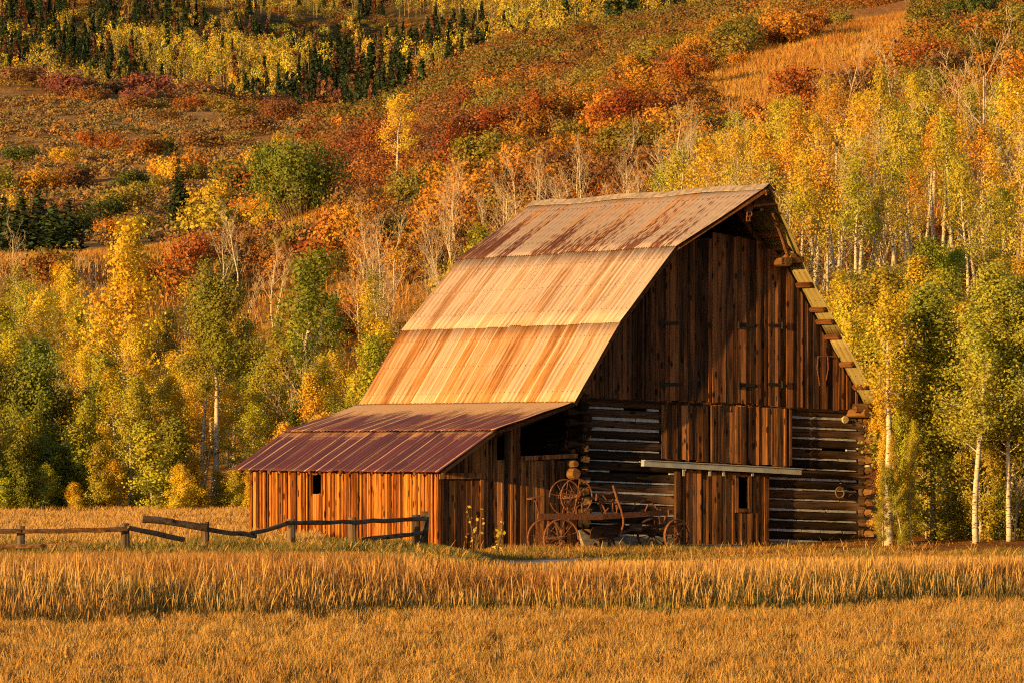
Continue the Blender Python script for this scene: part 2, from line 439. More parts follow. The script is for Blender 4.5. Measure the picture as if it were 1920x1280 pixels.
# gravel track passing in front of the barn
tp = [(-900, 1078, 8), (500, 1074, 8), (900, 1058, 8), (1150, 1047, 8), (1500, 1041, 8), (1650, 1039.5, 8), (1920, 1037, 8), (3000, 1030, 8)]
cen = []
for px, py, _ in tp:
    Y = HC * FOC / (py - YH); cen.append(((px - 960) / FOC * Y, Y))
cen = np.array(cen); cl = []
for i in range(len(cen) - 1):
    for t in np.linspace(0, 1, 14, endpoint=False): cl.append(cen[i] * (1 - t) + cen[i + 1] * t)
cl = np.array(cl); k = np.ones(9) / 9
cl = np.stack([np.convolve(np.pad(cl[:, j], 4, mode='edge'), k, 'valid') for j in (0, 1)], -1)
tn = np.gradient(cl, axis=0); tn /= np.linalg.norm(tn, axis=1)[:, None]; nr = np.stack([-tn[:, 1], tn[:, 0]], -1)
def track_dist(X, Y):
    d = np.full(np.shape(X), 1e9)
    for a in cl[::3]: d = np.minimum(d, np.hypot(X - a[0], Y - a[1]))
    return d
offs = np.linspace(-1.5, 1.5, 7)
TX = cl[:, None, 0] + nr[:, None, 0] * offs; TY = cl[:, None, 1] + nr[:, None, 1] * offs
TXY = np.stack([TX, TY], -1) + (rng.random(TX.shape + (2,)) - .5) * .12
TZ = np.full(TX.shape, .02) - .012 * (np.abs(np.abs(offs) - .8) < .3)
V, q = np_grid(TXY[..., 0], TXY[..., 1], TZ)
M['track'] = plain_mat('pale_gravel', (.36, .28, .20), .95, .35, 8)
o = link('gravel_track', make_mesh('gravel_track', V, q), M['track']); tag(o, 'pale gravel track running past the front of the barn', 'track', kind='structure')

# ------------------------------------------------------------------ the barn
BC = (C0[0], C0[1], 0.0)
barn = empty('log_barn', BC, TH, 'big weathered gambrel log barn with rusty iron roof and boarded lean-to', 'barn')
OV = -.85
K = .037
def sh_(u): return -K * max(u, 0.0)
bu, bz = uz(1080, 752, OV); mu, mz = uz(1165, 603, OV); ku, kz = uz(1270, 462, OV)
eu, ez = uz(825, 882, OV); su, sz = uz(930, 806, OV)
kru, krz = uz(1500, 486, OV); eru, erz = uz(1655, 767, OV)
ru, rz_, rvf, rvb = 5.1, 10.22, -1.9, 11.3
VB = 11.75
LZ = [(eu, ez), (su, sz), (bu, bz), (mu, mz), (ku, kz), (ru, rz_), (kru, krz), (eru, erz)]
def roofz(u): return float(np.interp(u, [a for a, b in LZ], [b for a, b in LZ]))

def tier(name, lo, up, vf_lo, vf_up, vb_lo, vb_up, mat, lift=0.0, amp=.014, per=.135, ns=5, label=None, y0=0.0):
    """one course of corrugated sheets: lo/up are (u, z) of the lower and upper edge"""
    lo = Vector((lo[0], 0, lo[1])); up = Vector((up[0], 0, up[1]))
    d = (lo - up); L = d.length; d.normalize(); nrm = Vector((d.z, 0, -d.x))
    if nrm.z < 0: nrm = -nrm
    nv = int((vb_lo - vf_lo) / per * 4); th = .010
    a = np.linspace(0, 1, nv + 1); t = np.linspace(0, 1, ns + 1)
    A, T = np.meshgrid(a, t, indexing='ij')
    vf = vf_up * (1 - T) + vf_lo * T; vb = vb_up * (1 - T) + vb_lo * T
    v = vf * (1 - A) + vb * A
    dist = T * (L + .06)
    sag = (fbm(v / 1.7 + lift * 7, dist / 1.3 + lo.x, 2) - .5) * .05
    sheet = np.floor(v / .66); lapj = _tab[(sheet.astype(int) * 7) % 256, 3] * .018
    hgt = lift + amp * np.cos(2 * np.pi * v / per) + sag * np.minimum(1, 4 * T * (1 - T) + .3) + lapj * T
    # ragged lower edge
    dist = dist + np.where(T > .99, (_tab[(sheet.astype(int) * 13) % 256, 9] - .5) * .05, 0)
    U = up.x + d.x * dist + nrm.x * hgt; Z = up.z + d.z * dist + nrm.z * hgt
    Vt, q = np_grid(U, v, Z); Vb = Vt - np.array([nrm.x, 0, nrm.z]) * th
    n = len(Vt); i = np.arange(n).reshape(A.shape)
    rim = []
    for e in (i[0, :], i[-1, ::-1], i[::-1, 0], i[:, -1]):
        rim.append(np.stack([e[:-1], e[1:], e[1:] + n, e[:-1] + n], -1))
    qs = np.concatenate([q, q[:, ::-1] + n] + rim)
    me = make_mesh(name, np.concatenate([Vt, Vb]), qs, smooth=True)
    uvl = me.uv_layers.new(name='UVMap')
    uvv = np.stack([v, T * L + y0], -1).reshape(-1, 2); uvv = np.concatenate([uvv, uvv])
    uvl.data.foreach_set('uv', uvv[qs.ravel()].astype(np.float32).ravel())
    tv = np.concatenate([T.reshape(-1)] * 2)
    at_ = me.attributes.new('drop', 'FLOAT', 'FACE'); at_.data.foreach_set('value', tv[qs].mean(1).astype(np.float32))
    o = link(name, me, mat, barn)
    if label: o['label'] = label
    return o
def lerp(a, b, t): return tuple(x + (y - x) * t for x, y in zip(a, b))
tier('lean_to_roof', (eu, ez), (su, sz), OV, OV, 11.66, 11.7, M['roof_red_low'], 0.0, .010, .22, 14, 'lower maroon course of the lean-to roof')
tier('lean_to_roof', (su, sz), (bu, bz), OV, OV, 11.7, 11.84, M['roof_red_up'], .02, .010, .22, 14, 'upper lean-to course washed with tan rust')
tier('roof_course', (bu, bz), (mu, mz), OV, OV, 11.84, 11.75, M['roof_low'], .026, label='lowest steep roof course stained orange')
tier('roof_course', (mu, mz), (ku, kz), OV, OV, 11.75, 11.66, M['roof_mid'], .036, label='pale tan middle roof course')
tier('roof_course', (ku, kz), (ru, rz_), OV - .05, rvf, 11.66, rvb, M['roof_top'], .046, ns=8, label='grey top roof course with dark rust streaks')
tier('roof_course', (kru, krz), (ru, rz_), OV - .05, rvf, 11.66, rvb, M['roof_right'], .05, ns=8, label='yellowed iron of the upper right slope')
rm = lerp((kru, krz), (eru, erz), .5)
tier('roof_course', rm, (kru, krz), OV, OV, 11.7, 11.66, M['roof_right'], .03)
tier('roof_course', (eru, erz), rm, OV, OV, 11.8, 11.7, M['roof_right'], .01)
mb = MB()   # ridge cap
pts = [(ru, v, rz_ + .11 + .02 * math.sin(v * 1.3)) for v in np.linspace(rvf - .03, rvb + .03, 22)]
for a, b in zip(pts[:-1], pts[1:]):
    for s in (-1, 1):
        x0, z0 = a[0] + s * .2, a[2] - .15; x1, z1 = b[0] + s * .2, b[2] - .15
        A_ = [(a[0], a[1], a[2]), (b[0], b[1], b[2]), (x1, b[1], z1), (x0, a[1], z0)]
        mb.hexa(A_ + [(p[0], p[1], p[2] + .015) for p in A_], .4)
mb.build('ridge_cap', plain_mat('grey_ridge_iron', (.30, .24, .20), .6, .4, 5, .1), barn)

def boards(mb, a0, a1, zb, zt, P, wmin=.10, wmax=.22, thick=.026, batten=.35, holes=(), jit=.016, gap=.010):
    cuts = sorted([a0, a1] + [h for H in holes for h in H[:2] if a0 < h < a1])
    for c0, c1 in zip(cuts[:-1], cuts[1:]):
        a = c0
        while a < c1 - .02:
            w = random.uniform(wmin, wmax)
            b = min(c1, a + w)
            if c1 - b < .07: b = c1
            g = gap * random.uniform(.3, 1.4); l, r_ = a + g / 2, b - g / 2
            d = random.uniform(0, jit); rr = random.random(); tl = random.uniform(-.006, .006); cup = random.uniform(-.075, .075) * (b - a)
            mid = (a + b) / 2
            seg = [(zb, zt)]
            for H in holes:
                if H[0] - 1e-4 <= mid <= H[1] + 1e-4:
                    seg = [(zb, lambda x, H=H: H[2]), (lambda x, H=H: H[3], zt)]
            for f0, f1 in seg:
                e0, e1 = random.uniform(-.03, .02), random.uniform(-.02, .02)
                b0, b1, t0, t1 = f0(l) + e0, f0(r_) + e0, f1(l) + e1, f1(r_) + e1
                if t0 - b0 < .03 and t1 - b1 < .03: continue
                mb.hexa([P(l + tl, d, b0), P(r_ + tl, d, b1), P(r_ + tl, d + thick + cup, b1), P(l + tl, d + thick - cup, b0),
                         P(l - tl, d, t0), P(r_ - tl, d, t1), P(r_ - tl, d + thick + cup, t1), P(l - tl, d + thick - cup, t0)], rr)
                if random.random() < batten and b < c1 - .05:
                    q0, q1 = b - .03, b + .03; o2 = thick + jit
                    rr2 = random.random()
                    mb.hexa([P(q0, o2, f0(q0) + .02), P(q1, o2, f0(q1) + .02), P(q1, o2 + .022, f0(q1) + .02), P(q0, o2 + .022, f0(q0) + .02),
                             P(q0, o2, f1(q0) - .01), P(q1, o2, f1(q1) - .01), P(q1, o2 + .022, f1(q1) - .01), P(q0, o2 + .022, f1(q0) - .01)], rr2)
            a = b
def PF(v): return lambda a, d, z: (a, v - d, z)
PSIDE = lambda a, d, z: (-4.45 - d, a, z)
def ucol(px, v=0.0): return uz(px, 800, v)[0]
def line(p0, p1, v=0.0):
    (ua, za), (ub, zb) = uz(*p0, v), uz(*p1, v)
    return lambda u: za + (zb - za) * (u - ua) / (ub - ua)

# gable boarding
gbase = line((1100, 744), (1630, 771))
capz = [(ucol(1252), uz(1250, 457, 0)[1]), (ucol(1300), uz(1300, 449, 0)[1]), (ucol(1330), uz(1330, 446, 0)[1]), (ucol(1425), uz(1425, 462, 0)[1]), (ucol(1480), uz(1480, 480, 0)[1])]
def gtop(u):
    c = np.interp(u, [a for a, b in capz], [b for a, b in capz])
    return min(roofz(u) - .12, c) if u > .05 else roofz(u) - .12
mb = MB(); boards(mb, .12, 9.72, gbase, gtop, PF(-.05), batten=.45)
mb.build('gable_boarding', M['gable'], barn)
for pa, pb, ta, tb, zt_ in ((1243, 1330, 455, 449, None), (1331, 1422, 437, 452, None)):
    mb = MB(); t_ = line((pa, ta), (pb, tb)); b_ = line((1100, 741), (1630, 768))
    boards(mb, ucol(pa), ucol(pb), b_, lambda u: min(t_(u), roofz(u) - .10), PF(-.105), .12, .24, batten=.2)
    d = mb.build('hay_door', M['gable'], barn)
    for hp in (((1256, 606), (1256, 720)) if pa == 1243 else ((1400, 610), (1400, 722))):
        h = MB(); p = Vector(uvz(*hp, -.16)); h.beam(p - Vector((.28, 0, 0)), p + Vector((.28, 0, 0)), .02, .09); h.tube([p + Vector((-.28, -.02, -.1)), p + Vector((-.28, -.02, .1))], .035)
        h.build('hinge', M['black'], d)
for hp in ((1455, 610), (1455, 720)):
    h = MB(); p = Vector(uvz(*hp, -.13)); h.beam(p - Vector((.25, 0, 0)), p + Vector((.25, 0, 0)), .02, .08); h.tube([p + Vector((.2, -.02, -.1)), p + Vector((.2, -.02, .1))], .035)
    h.build('hinge', M['black'], barn)
for q0, q1 in (((1534, 668), (1566, 668)),):
    h = MB(); a, b = Vector(uvz(*q0, -.16)), Vector(uvz(*q1, -.16)); h.tube([a, b], .018)
    h.tube([a, Vector(uvz(1532, 690, -.17)), Vector(uvz(1537, 722, -.16))], .014); h.tube([Vector(uvz(1552, 667, -.17)), Vector(uvz(1553, 690, -.17)), Vector(uvz(1549, 712, -.17))], .014)
    h.build('hanging_hook', M['rust'], barn)
mb = MB(); a, b = uvz(1090, 747, -.03), uvz(1628, 773, -.03)   # sill plank under the gable
mb.beam((a[0], -.02, a[2]), (b[0], -.02, b[2]), .12, .09, r=.2); mb.build('gable_sill', M['logs'], barn)

# log walls
def add_log(mb, ax, s0, s1, c, zc, h, dep, shear, rr):
    """a hewn log along axis ax ('u' or 'v') from s0 to s1"""
    n = max(3, int(abs(s1 - s0) / .6)); m_ = 10; b = len(mb.v)
    for i in range(n + 1):
        s = s0 + (s1 - s0) * i / n
        hj = h * random.uniform(.92, 1.05); dj = dep * random.uniform(.92, 1.06); zj = random.uniform(-.012, .012)
        for k in range(m_):
            a = 2 * math.pi * k / m_; ca, sa = math.cos(a), math.sin(a)
            x = math.copysign(abs(ca) ** .6, ca) * dj / 2; z = math.copysign(abs(sa) ** .7, sa) * hj / 2
            if ax == 'u': mb.v.append((s, c + x, zc + z + zj + shear(s)))
            else: mb.v.append((c + x, s, zc + z + zj + shear(c)))
    for i in range(n):
        for k in range(m_):
            k2 = (k + 1) % m_
            mb.face((b + i * m_ + k, b + i * m_ + k2, b + (i + 1) * m_ + k2, b + (i + 1) * m_ + k), rr)
    mb.face(tuple(b + k for k in range(m_)), rr); mb.face(tuple(b + n * m_ + k for k in reversed(range(m_))), rr)
ZB = .5; NL = 13; PITCH = (4.34 - ZB) / NL
oL, oR = ucol(1272), ucol(1427); odz = uz(1350, 880, 0)[1]
uL, uR = ucol(1238), ucol(1479)
front = MB()
for i in range(NL):
    zc = ZB + PITCH * (i + .5); hh = PITCH * .86
    zmid = zc + sh_(4.8)
    rr = random.random()
    if zmid < odz - .05:
        add_log(front, 'u', -.25 - random.random() * .15, oL - .02, .12, zc, hh, .24, sh_, rr); add_log(front, 'u', oR + .02, 9.60 + random.random() * .06, .12, zc, hh, .24, sh_, rr)
    else:
        add_log(front, 'u', -.25 - random.random() * .15, 9.60 + random.random() * .06, .12, zc, hh, .24, sh_, rr)
front.build('front_log_wall', M['logs'], barn, True)
for i in range(NL + 1):
    zc = ZB + PITCH * i
    low = zc + sh_(4.8) < odz - .02
    for lo_, hi_ in ((.22, (oL if low else uL) - .03), ((oR if low else uR) + .03, 9.33)):
        s = lo_; chk = MB(); rowk = random.uniform(.65, 1.3)
        while s < hi_ - .15:
            e = min(hi_, s + random.uniform(.5, 1.9))
            if random.random() < (.9 if i < 9 else .86):
                tk = rowk * random.uniform(.042, .068) * (1.5 if (i > 9 and lo_ < 1) else 1.0)
                n = max(2, int((e - s) / .13)); xs_ = np.linspace(s, e, n + 1)
                zt = [zc + sh_(x) + tk / 2 + random.uniform(-.006, .006) for x in xs_]; zl = [zc + sh_(x) - tk / 2 + random.uniform(-.006, .006) for x in xs_]
                for j in range(n):
                    chk.hexa([(xs_[j], .0, zl[j]), (xs_[j + 1], .0, zl[j + 1]), (xs_[j + 1], .1, zl[j + 1]), (xs_[j], .1, zl[j]),
                              (xs_[j], .035, zt[j]), (xs_[j + 1], .035, zt[j + 1]), (xs_[j + 1], .1, zt[j + 1]), (xs_[j], .1, zt[j])], random.random())
            s = e + random.uniform(0, .06)
        if chk.v: chk.build('chinking', M['chink'], barn)
for name, c, dz, vend in (('left_log_wall', .08, PITCH * .5, 11.2), ('right_log_wall', 9.52, PITCH * .5, 11.2)):
    mb = MB(); ends = MB()
    for i in range(-1, NL):
        zc = ZB + PITCH * (i + .5) + dz; rr = random.random()
        ve = -.12 - random.uniform(.05, .22)
        add_log(mb, 'v', ve, vend, c, zc, PITCH * .84, .26, sh_, rr)
        # hewn, faceted end
        L = random.uniform(.16, .3) if c > 5 else random.uniform(.1, .2); h2, w2 = PITCH * random.uniform(.36, .48), .14 * random.uniform(.8, 1.1); zz = zc + sh_(c) + random.uniform(-.03, .03)
        b = len(ends.v)
        ring_ = [(c - w2, zz - h2 * .15), (c - w2 * .55, zz + h2 * .9), (c + w2 * .5, zz + h2 * .95), (c + w2, zz), (c + w2 * .35, zz - h2), (c - w2 * .5, zz - h2 * .85)]
        for x, z in ring_: ends.v.append((x, ve + .02, z))
        cx_, cz_ = c + random.uniform(.03, .11), zz + random.uniform(-.05, .07); sq = random.uniform(.1, .3)
        for x, z in ring_: ends.v.append((cx_ + (x - cx_) * sq + (z - zz) * random.uniform(-.2, .4), ve - L * random.uniform(.75, 1.1), cz_ + (z - cz_) * random.uniform(.45, .75)))
        for k in range(6):
            k2 = (k + 1) % 6
            ends.face((b + k, b + k2, b + 6 + k2, b + 6 + k), rr)
        ends.face(tuple(b + 6 + k for k in range(6)), rr); ends.face(tuple(b + 5 - k for k in range(6)), rr)
    core = c; mb.hexa([(c - .06, .3, -.6), (c + .06, .3, -.6), (c + .06, 11.1, -.6), (c - .06, 11.1, -.6), (c - .06, .3, 4.2 + sh_(c)), (c + .06, .3, 4.2 + sh_(c)), (c + .06, 11.1, 4.2 + sh_(c)), (c - .06, 11.1, 4.2 + sh_(c))], .1)
    mb.build(name, M['logs_y'], barn, True)
    ends.build('log_ends', M['logend'] if c > 5 else M['logs_y'], barn)
for px, py, r_ in ((1081, 887, .17), (1080, 869, .11)):     # two sawn ends at the left corner, in the sun
    mb = MB(); p = Vector(uvz(px, py, -.45)); mb.tube([p, p + Vector((.0, .3, 0))], [r_ * .8, r_], 9); mb.build('sawn_log_end', M['logend'], barn)
mb = MB(); mb.tube([Vector(uvz(1101, 731, -.5)), Vector(uvz(1101, 731, -.5)) + Vector((0, .5, 0))], .12, 8)
mb.build('sawn_log_end', M['logend'], barn)
mb = MB(); p = Vector(uvz(1586, 786, -.04)); mb.tube([p, p + Vector((0, .1, 0))], [.1, .12], 12); o = mb.build('cut_branch_stub', plain_mat('pale_end_grain', (.46, .33, .2), .9, .3, 25), barn)
mb = MB()
mb.hexa([(0.02, .0, -.4), (9.6, .0, -.75), (9.6, .3, -.75), (.02, .3, -.4), (.02, -.03, ZB - .02), (9.6, -.03, ZB - .02 + sh_(9.6)), (9.6, .3, ZB - .02 + sh_(9.6)), (.02, .3, ZB - .02)], .5)
mb.build('foundation', M['concrete'], barn)

# loft boards and the loft door
lt0, lt1 = line((1238, 752), (1479, 764)), line((1238, 861), (1479, 874))
mb = MB(); boards(mb, uL, ucol(1326), lambda u: lt1(u) + .02, lt0, PF(-.04), .10, .2, batten=.3); mb.build('loft_boarding', M['front'], barn)
mb = MB(); boards(mb, ucol(1328), uR, lambda u: lt1(u), lambda u: lt0(u) - .02, PF(-.09), .10, .2, batten=.4); loft = mb.build('loft_door', M['front'], barn)
for px in (1330, 1391, 1477):
    mb = MB(); mb.beam((ucol(px), -.16, lt1(ucol(px)) + .02), (ucol(px), -.16, lt0(ucol(px)) - .05), .07, .03); mb.build('door_batten', M['gable'], loft)
fc = bpy.data.curves.new('painted_number', 'FONT'); fc.body = '821'; fc.size = .3; fc.extrude = .002; fc.align_x = 'CENTER'
tmp = bpy.data.objects.new('painted_number', fc); COL.objects.link(tmp)
dg = bpy.context.evaluated_depsgraph_get(); me = bpy.data.meshes.new_from_object(tmp.evaluated_get(dg)); bpy.data.objects.remove(tmp)
num = link('painted_number', me, M['paint'], loft); p = uvz(1364, 771, -.155); num.location = p; num.rotation_euler = (math.radians(90), 0, 0)

# sliding door with its little window, the rail and the hangers
dtop, dbot = line((1271, 880), (1428, 888)), line((1271, 1021), (1428, 1021))
wu0, wu1, wz0, wz1 = uz(1383, 953, -.1)[0], uz(1401, 953, -.1)[0], uz(1392, 952, -.1)[1], uz(1392, 893, -.1)[1]
mb = MB(); boards(mb, oL - .05, oR + .03, dbot, dtop, PF(-.07), .10, .22, batten=.35, holes=[(wu0, wu1, wz0, wz1)]); sd = mb.build('sliding_door', M['front'], barn)
mb = MB()
for a, b in (((wu0 - .06, wz0 - .12), (wu0 - .06, wz1 + .12)), ((wu1 + .06, wz0 - .12), (wu1 + .06, wz1 + .12))): mb.beam((a[0], -.14, a[1]), (b[0], -.14, b[1]), .1, .05, (0, 1, 0))
mb.beam((wu0 - .01, -.14, wz0 - .06), (wu1 + .01, -.14, wz0 - .06), .05, .1); mb.beam((wu0 - .01, -.14, wz1 + .06), (wu1 + .01, -.14, wz1 + .06), .05, .1)
mb.build('window_frame', M['front'], sd)
mb = MB(); mb.beam((oL - .1, -.1, -.1), (oL - .1, -.1, dtop(oL)), .14, .12); mb.build('door_jamb', M['front'], barn); mb = MB(); mb.beam((oR + .1, -.1, -.1), (oR + .1, -.1, dtop(oR)), .14, .12); mb.build('door_jamb', M['front'], barn)
mb = MB(); a, b = Vector(uvz(1205, 868, -.3)), Vector(uvz(1500, 884, -.3)); mb.beam(a, b, .16, .16, r=.5)
mb.beam(a + Vector((0, -.03, .09)), b + Vector((0, -.03, .09)), .24, .02, r=.6); rail = mb.build('door_rail', M['galv'], barn)
for px in (1282, 1331, 1357, 1411):
    mb = MB(); p = Vector(uvz(px, 877, -.26)); mb.beam(p, p - Vector((0, 0, .22)), .07, .03); mb.ring(p - Vector((0, .03, .02)), .05, .02, (0, 1, 0), 12, 5); mb.build('hanger', M['galv'], rail)
mb = MB(); mb.ring(uvz(1575, 922, -.06), .15, .02, (0, 1, 0), 22, 6); mb.ring(uvz(1575, 924, -.07), .13, .018, (0.1, 1, 0), 22, 6)
p = Vector(uvz(1575, 905, -.03)); mb.tube([p, p + Vector((0, -.06, 0))], .012)
o = mb.build('rope_coil', M['rope']); o.location = BC; o.rotation_euler = (0, 0, TH); tag(o, 'dark coil of old rope hung on the log wall right of the sliding door', 'rope')

# lean-to: front wall, door, openings, side wall, window
LU = -4.45
dU0, dU1 = ucol(831), ucol(899); dzt = uz(865, 897, 0)[1]
sillz = uz(1000, 862, 0)[1]; op0, op1 = ucol(975), ucol(1068); sl0, sl1 = ucol(931), ucol(945)
def ltop(u):
    r = roofz(u) - .07
    if u > op0 - .001: return sillz + .05
    return r
mb = MB()
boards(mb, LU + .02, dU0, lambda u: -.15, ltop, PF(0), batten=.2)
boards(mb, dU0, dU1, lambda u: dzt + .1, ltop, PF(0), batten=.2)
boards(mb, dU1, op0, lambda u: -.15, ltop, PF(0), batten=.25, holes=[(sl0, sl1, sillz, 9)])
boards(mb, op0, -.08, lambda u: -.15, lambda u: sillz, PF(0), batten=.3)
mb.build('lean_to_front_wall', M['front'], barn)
mb = MB(); mb.beam((op0, -.06, sillz + .05), (-.1, -.06, sillz + .12), .12, .12); mb.beam((op0 - .05, .12, sillz), (op0 - .05, .12, roofz(op0) - .15), .14, .14); mb.beam((-.2, .02, 0), (-.2, .02, sillz + .3), .16, .14)
mb.build('lean_to_post', M['front'], barn)
mb = MB(); boards(mb, dU0 + .02, dU1 - .02, lambda u: -.05, lambda u: dzt, PF(.03), .13, .2, batten=.1); ld = mb.build('lean_to_door', M['gable'], barn)
ld['label'] = 'dark plank door in the front of the lean-to'
mb = MB(); mb.beam((dU1 + .05, -.05, -.1), (dU1 + .05, -.05, dzt + .02), .1, .08, (0, 1, 0)); mb.beam((dU0 - .15, -.06, dzt + .08), (dU1 + .12, -.06, dzt + .08), .06, .16); mb.build('door_frame', M['front'], barn)
mb = MB(); p = Vector(((dU1 - .12), -.03, 1.0)); mb.beam(p, p + Vector((0, 0, .14)), .025, .03); mb.build('handle', M['black'], ld)
w0, w1 = vz(607, 905, LU), vz(589, 905, LU); wz0_, wz1_ = vz(598, 925, LU)[1], vz(598, 889, LU)[1]
wv0, wv1 = min(w0[0], w1[0]), max(w0[0], w1[0])
mb = MB()
lr = lambda a: roofz(LU) - .05
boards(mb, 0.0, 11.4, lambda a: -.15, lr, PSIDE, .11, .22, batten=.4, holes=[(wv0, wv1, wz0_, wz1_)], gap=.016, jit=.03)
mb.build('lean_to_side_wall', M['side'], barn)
mb = MB(); mb.beam((LU - .04, 0.0 - .02, -.1), (LU - .04, -.02, roofz(LU) - .1), .1, .06); mb.build('corner_board', M['side'], barn)
mb = MB()
for y_ in (wv0 - .03, wv1 + .03): mb.beam((LU - .07, y_, wz0_ - .06), (LU - .07, y_, wz1_ + .06), .05, .03)
mb.beam((LU - .07, wv0, wz1_ + .03), (LU - .07, wv1, wz1_ + .03), .03, .05); mb.build('window_frame', M['side'], barn)
mb = MB()
for v in np.arange(.1, 11.6, .62):    # pole rafters of the lean-to
    v = v + random.uniform(-.05, .05)
    mb.tube([(eu + .05, v, ez - .085), (LU + .6, v, roofz(LU + .6) - .13), (bu + .2, v, bz - .16)], [.055, .065, .07], 7); mb.build('rafter', M['beam'], barn); mb = MB()
# roof purlins whose ends show under the right-hand verge
mb = MB()
vv = OV + .04
for px, py, w_ in ((1462, 425, .12), (1481, 445, .1), (1524, 533, .1), (1549, 580, .1), (1561, 601, .09), (1577, 628, .11), (1605, 678, .12), (1629, 722, .12), (1651, 765, .1)):
    u, z = uz(px, py, vv); sl = Vector((eru - kru, 0, erz - krz)).normalized() if py > 490 else Vector((kru - ru, 0, krz - rz_)).normalized()
    nrm = Vector((sl.z, 0, -sl.x)); nrm = nrm if nrm.z < 0 else -nrm
    c_ = Vector((u, 0, roofz(u))) + nrm * .075
    mb.beam((c_.x, vv + random.uniform(-.08, .1), c_.z + random.uniform(-.02, .02)), (c_.x, 11.4, c_.z), w_ * random.uniform(.75, 1.1), .14 * random.uniform(.7, 1.2), (sl.x, 0, sl.z)); mb.build('purlin', M['beam'], barn); mb = MB()

mb = MB(); c_ = Vector(uvz(1484, 488, OV - .05)); mb.tube([c_ + Vector((-.1, 0, -.04)), c_ + Vector((-.1, 4, -.04))], [.13, .12], 8)
mb.tube([c_ + Vector((.12, .05, .08)), c_ + Vector((.12, 4, .08))], [.12, .12], 8); mb.beam(c_ + Vector((-.32, .1, -.03)), c_ + Vector((.45, .12, .03)), .16, .16)
mb.build('plate_beam', M['logend'], barn); mb = MB(); c_ = Vector(uvz(1630, 768, OV - .1)); mb.tube([c_ + Vector((-.35, .2, .02)), c_ + Vector((.1, .15, .0)), c_ + Vector((.3, .1, -.04))], [.1, .11, .07], 8); mb.tube([c_ + Vector((-.05, .0, -.08)), c_ + Vector((-.05, 3, -.08))], .13, 8); mb.tube([c_ + Vector((.05, .05, .1)), c_ + Vector((.05, 3, .1))], .09, 8)
mb.build('plate_beam', M['logend'], barn)
# hay hood timbers
mb = MB()
a = Vector(uvz(1413, 383, -1.55)); b = Vector(uvz(1455, 379, -1.55)); mb.beam(a, b, .12, .16)
mb.build('hood_crossbar', M['beam'], barn)
mb = MB(); mb.beam((ru, rvf + .1, rz_ - .12), (ru, 6, rz_ - .12), .12, .18); mb.beam(uvz(1434, 362, -1.8), uvz(1452, 352, -1.6), .12, .14); mb.build('ridge_beam', M['beam'], barn)
mb = MB(); mb.tube([uvz(1449, 400, -1.4), uvz(1463, 437, -1.05), uvz(1479, 484, -.72)], [.045, .05, .055], 7); mb.tube([uvz(1433, 361, -1.75), uvz(1433, 381, -1.55)], .015, 5); mb.tube([uvz(1455, 398, -1.3), uvz(1468, 412, -1.2)], .03, 5)
mb.build('hood_brace', M['beam'], barn)
mb = MB(); mb.tube([(ru, rvf + .3, rz_ - .62), (ru, 9, rz_ - .62)], .035, 6); mb.build('hay_track', M['black'], barn)
mb = MB(); p = Vector(uvz(1403, 391, -1.4)); mb.beam(p + Vector((0, 0, .14)), p - Vector((0, 0, .12)), .2, .1); mb.ring(p + Vector((.0, -.08, .04)), .09, .03, (0, 1, 0), 14, 5); mb.ring(p + Vector((.0, -.06, -.16)), .075, .025, (0, 1, 0), 14, 5); mb.beam(p - Vector((.05, .0, .1)), p - Vector((.05, 0, .34)), .03, .03); mb.beam(p + Vector((.05, 0, -.1)), p + Vector((.05, 0, -.34)), .03, .03); mb.beam(p + Vector((-.07, 0, -.35)), p + Vector((.07, 0, -.35)), .03, .04)
mb.build('hay_carrier', M['rust'], barn)
mb = MB()      # verge boards on the left slope
for (a, b, va, vb_) in (((ku, kz), (ru, rz_), OV, rvf),):
    mb.beam((a[0], va + .05, a[1] - .06), (b[0], vb_ + .06, b[1] - .05), .04, .12)
mb.beam((mu, OV + .06, mz - .08), (ku, OV + .06, kz - .08), .04, .1); mb.beam((bu, OV + .06, bz - .08), (mu, OV + .06, mz - .08), .04, .1); mb.beam((eu + .1, OV + .08, ez - .07), (su, OV + .08, sz - .085), .035, .09); mb.beam((su, OV + .08, sz - .085), (bu, OV + .08, bz - .085), .035, .09)
mb.build('verge_board', M['beam'], barn)
mb = MB()     # back wall, rafters inside, floor of the loft
boards(mb, -4.4, 9.6, lambda u: -.2, lambda u: roofz(u) - .15, lambda a, d, z: (a, 11.2 + d, z), .3, .4, batten=0, gap=0.0, jit=0); mb.build('back_wall', M['gable'], barn)
mb = MB()
for v in np.arange(.3, 11.2, .9):
    mb.beam((ku, v, kz - .2), (ru, v, rz_ - .2), .06, .14); mb.beam((kru, v, krz - .2), (ru, v, rz_ - .2), .06, .14); mb.beam((bu + .1, v, bz - .2), (ku, v, kz - .2), .06, .14); mb.beam((eru - .1, v, erz - .1), (kru, v, krz - .2), .06, .14)
mb.build('inner_rafters', M['gable'], barn)
mb = MB(); mb.box(.3, 9.3, .3, 11.1, 4.0, 4.1); mb.build('loft_floor', M['gable'], barn)

# slab at the sliding door, plank beside it
mb = MB(); a = uvz(1287, 1030, -1.3); b = uvz(1424, 1028, -1.3); mb.hexa([(a[0], -1.25, -.1), (b[0], -1.25, -.1), (b[0], -.3, -.1), (a[0], -.3, -.1), (a[0] + .1, -1.1, .09), (b[0] - .15, -1.1, .07), (b[0] - .15, -.3, .17), (a[0] + .1, -.3, .17)], .5)
o = mb.build('concrete_slab', M['concrete']); o.location = BC; o.rotation_euler = (0, 0, TH); tag(o, 'low grey concrete slab at the foot of the sliding barn door', 'slab')

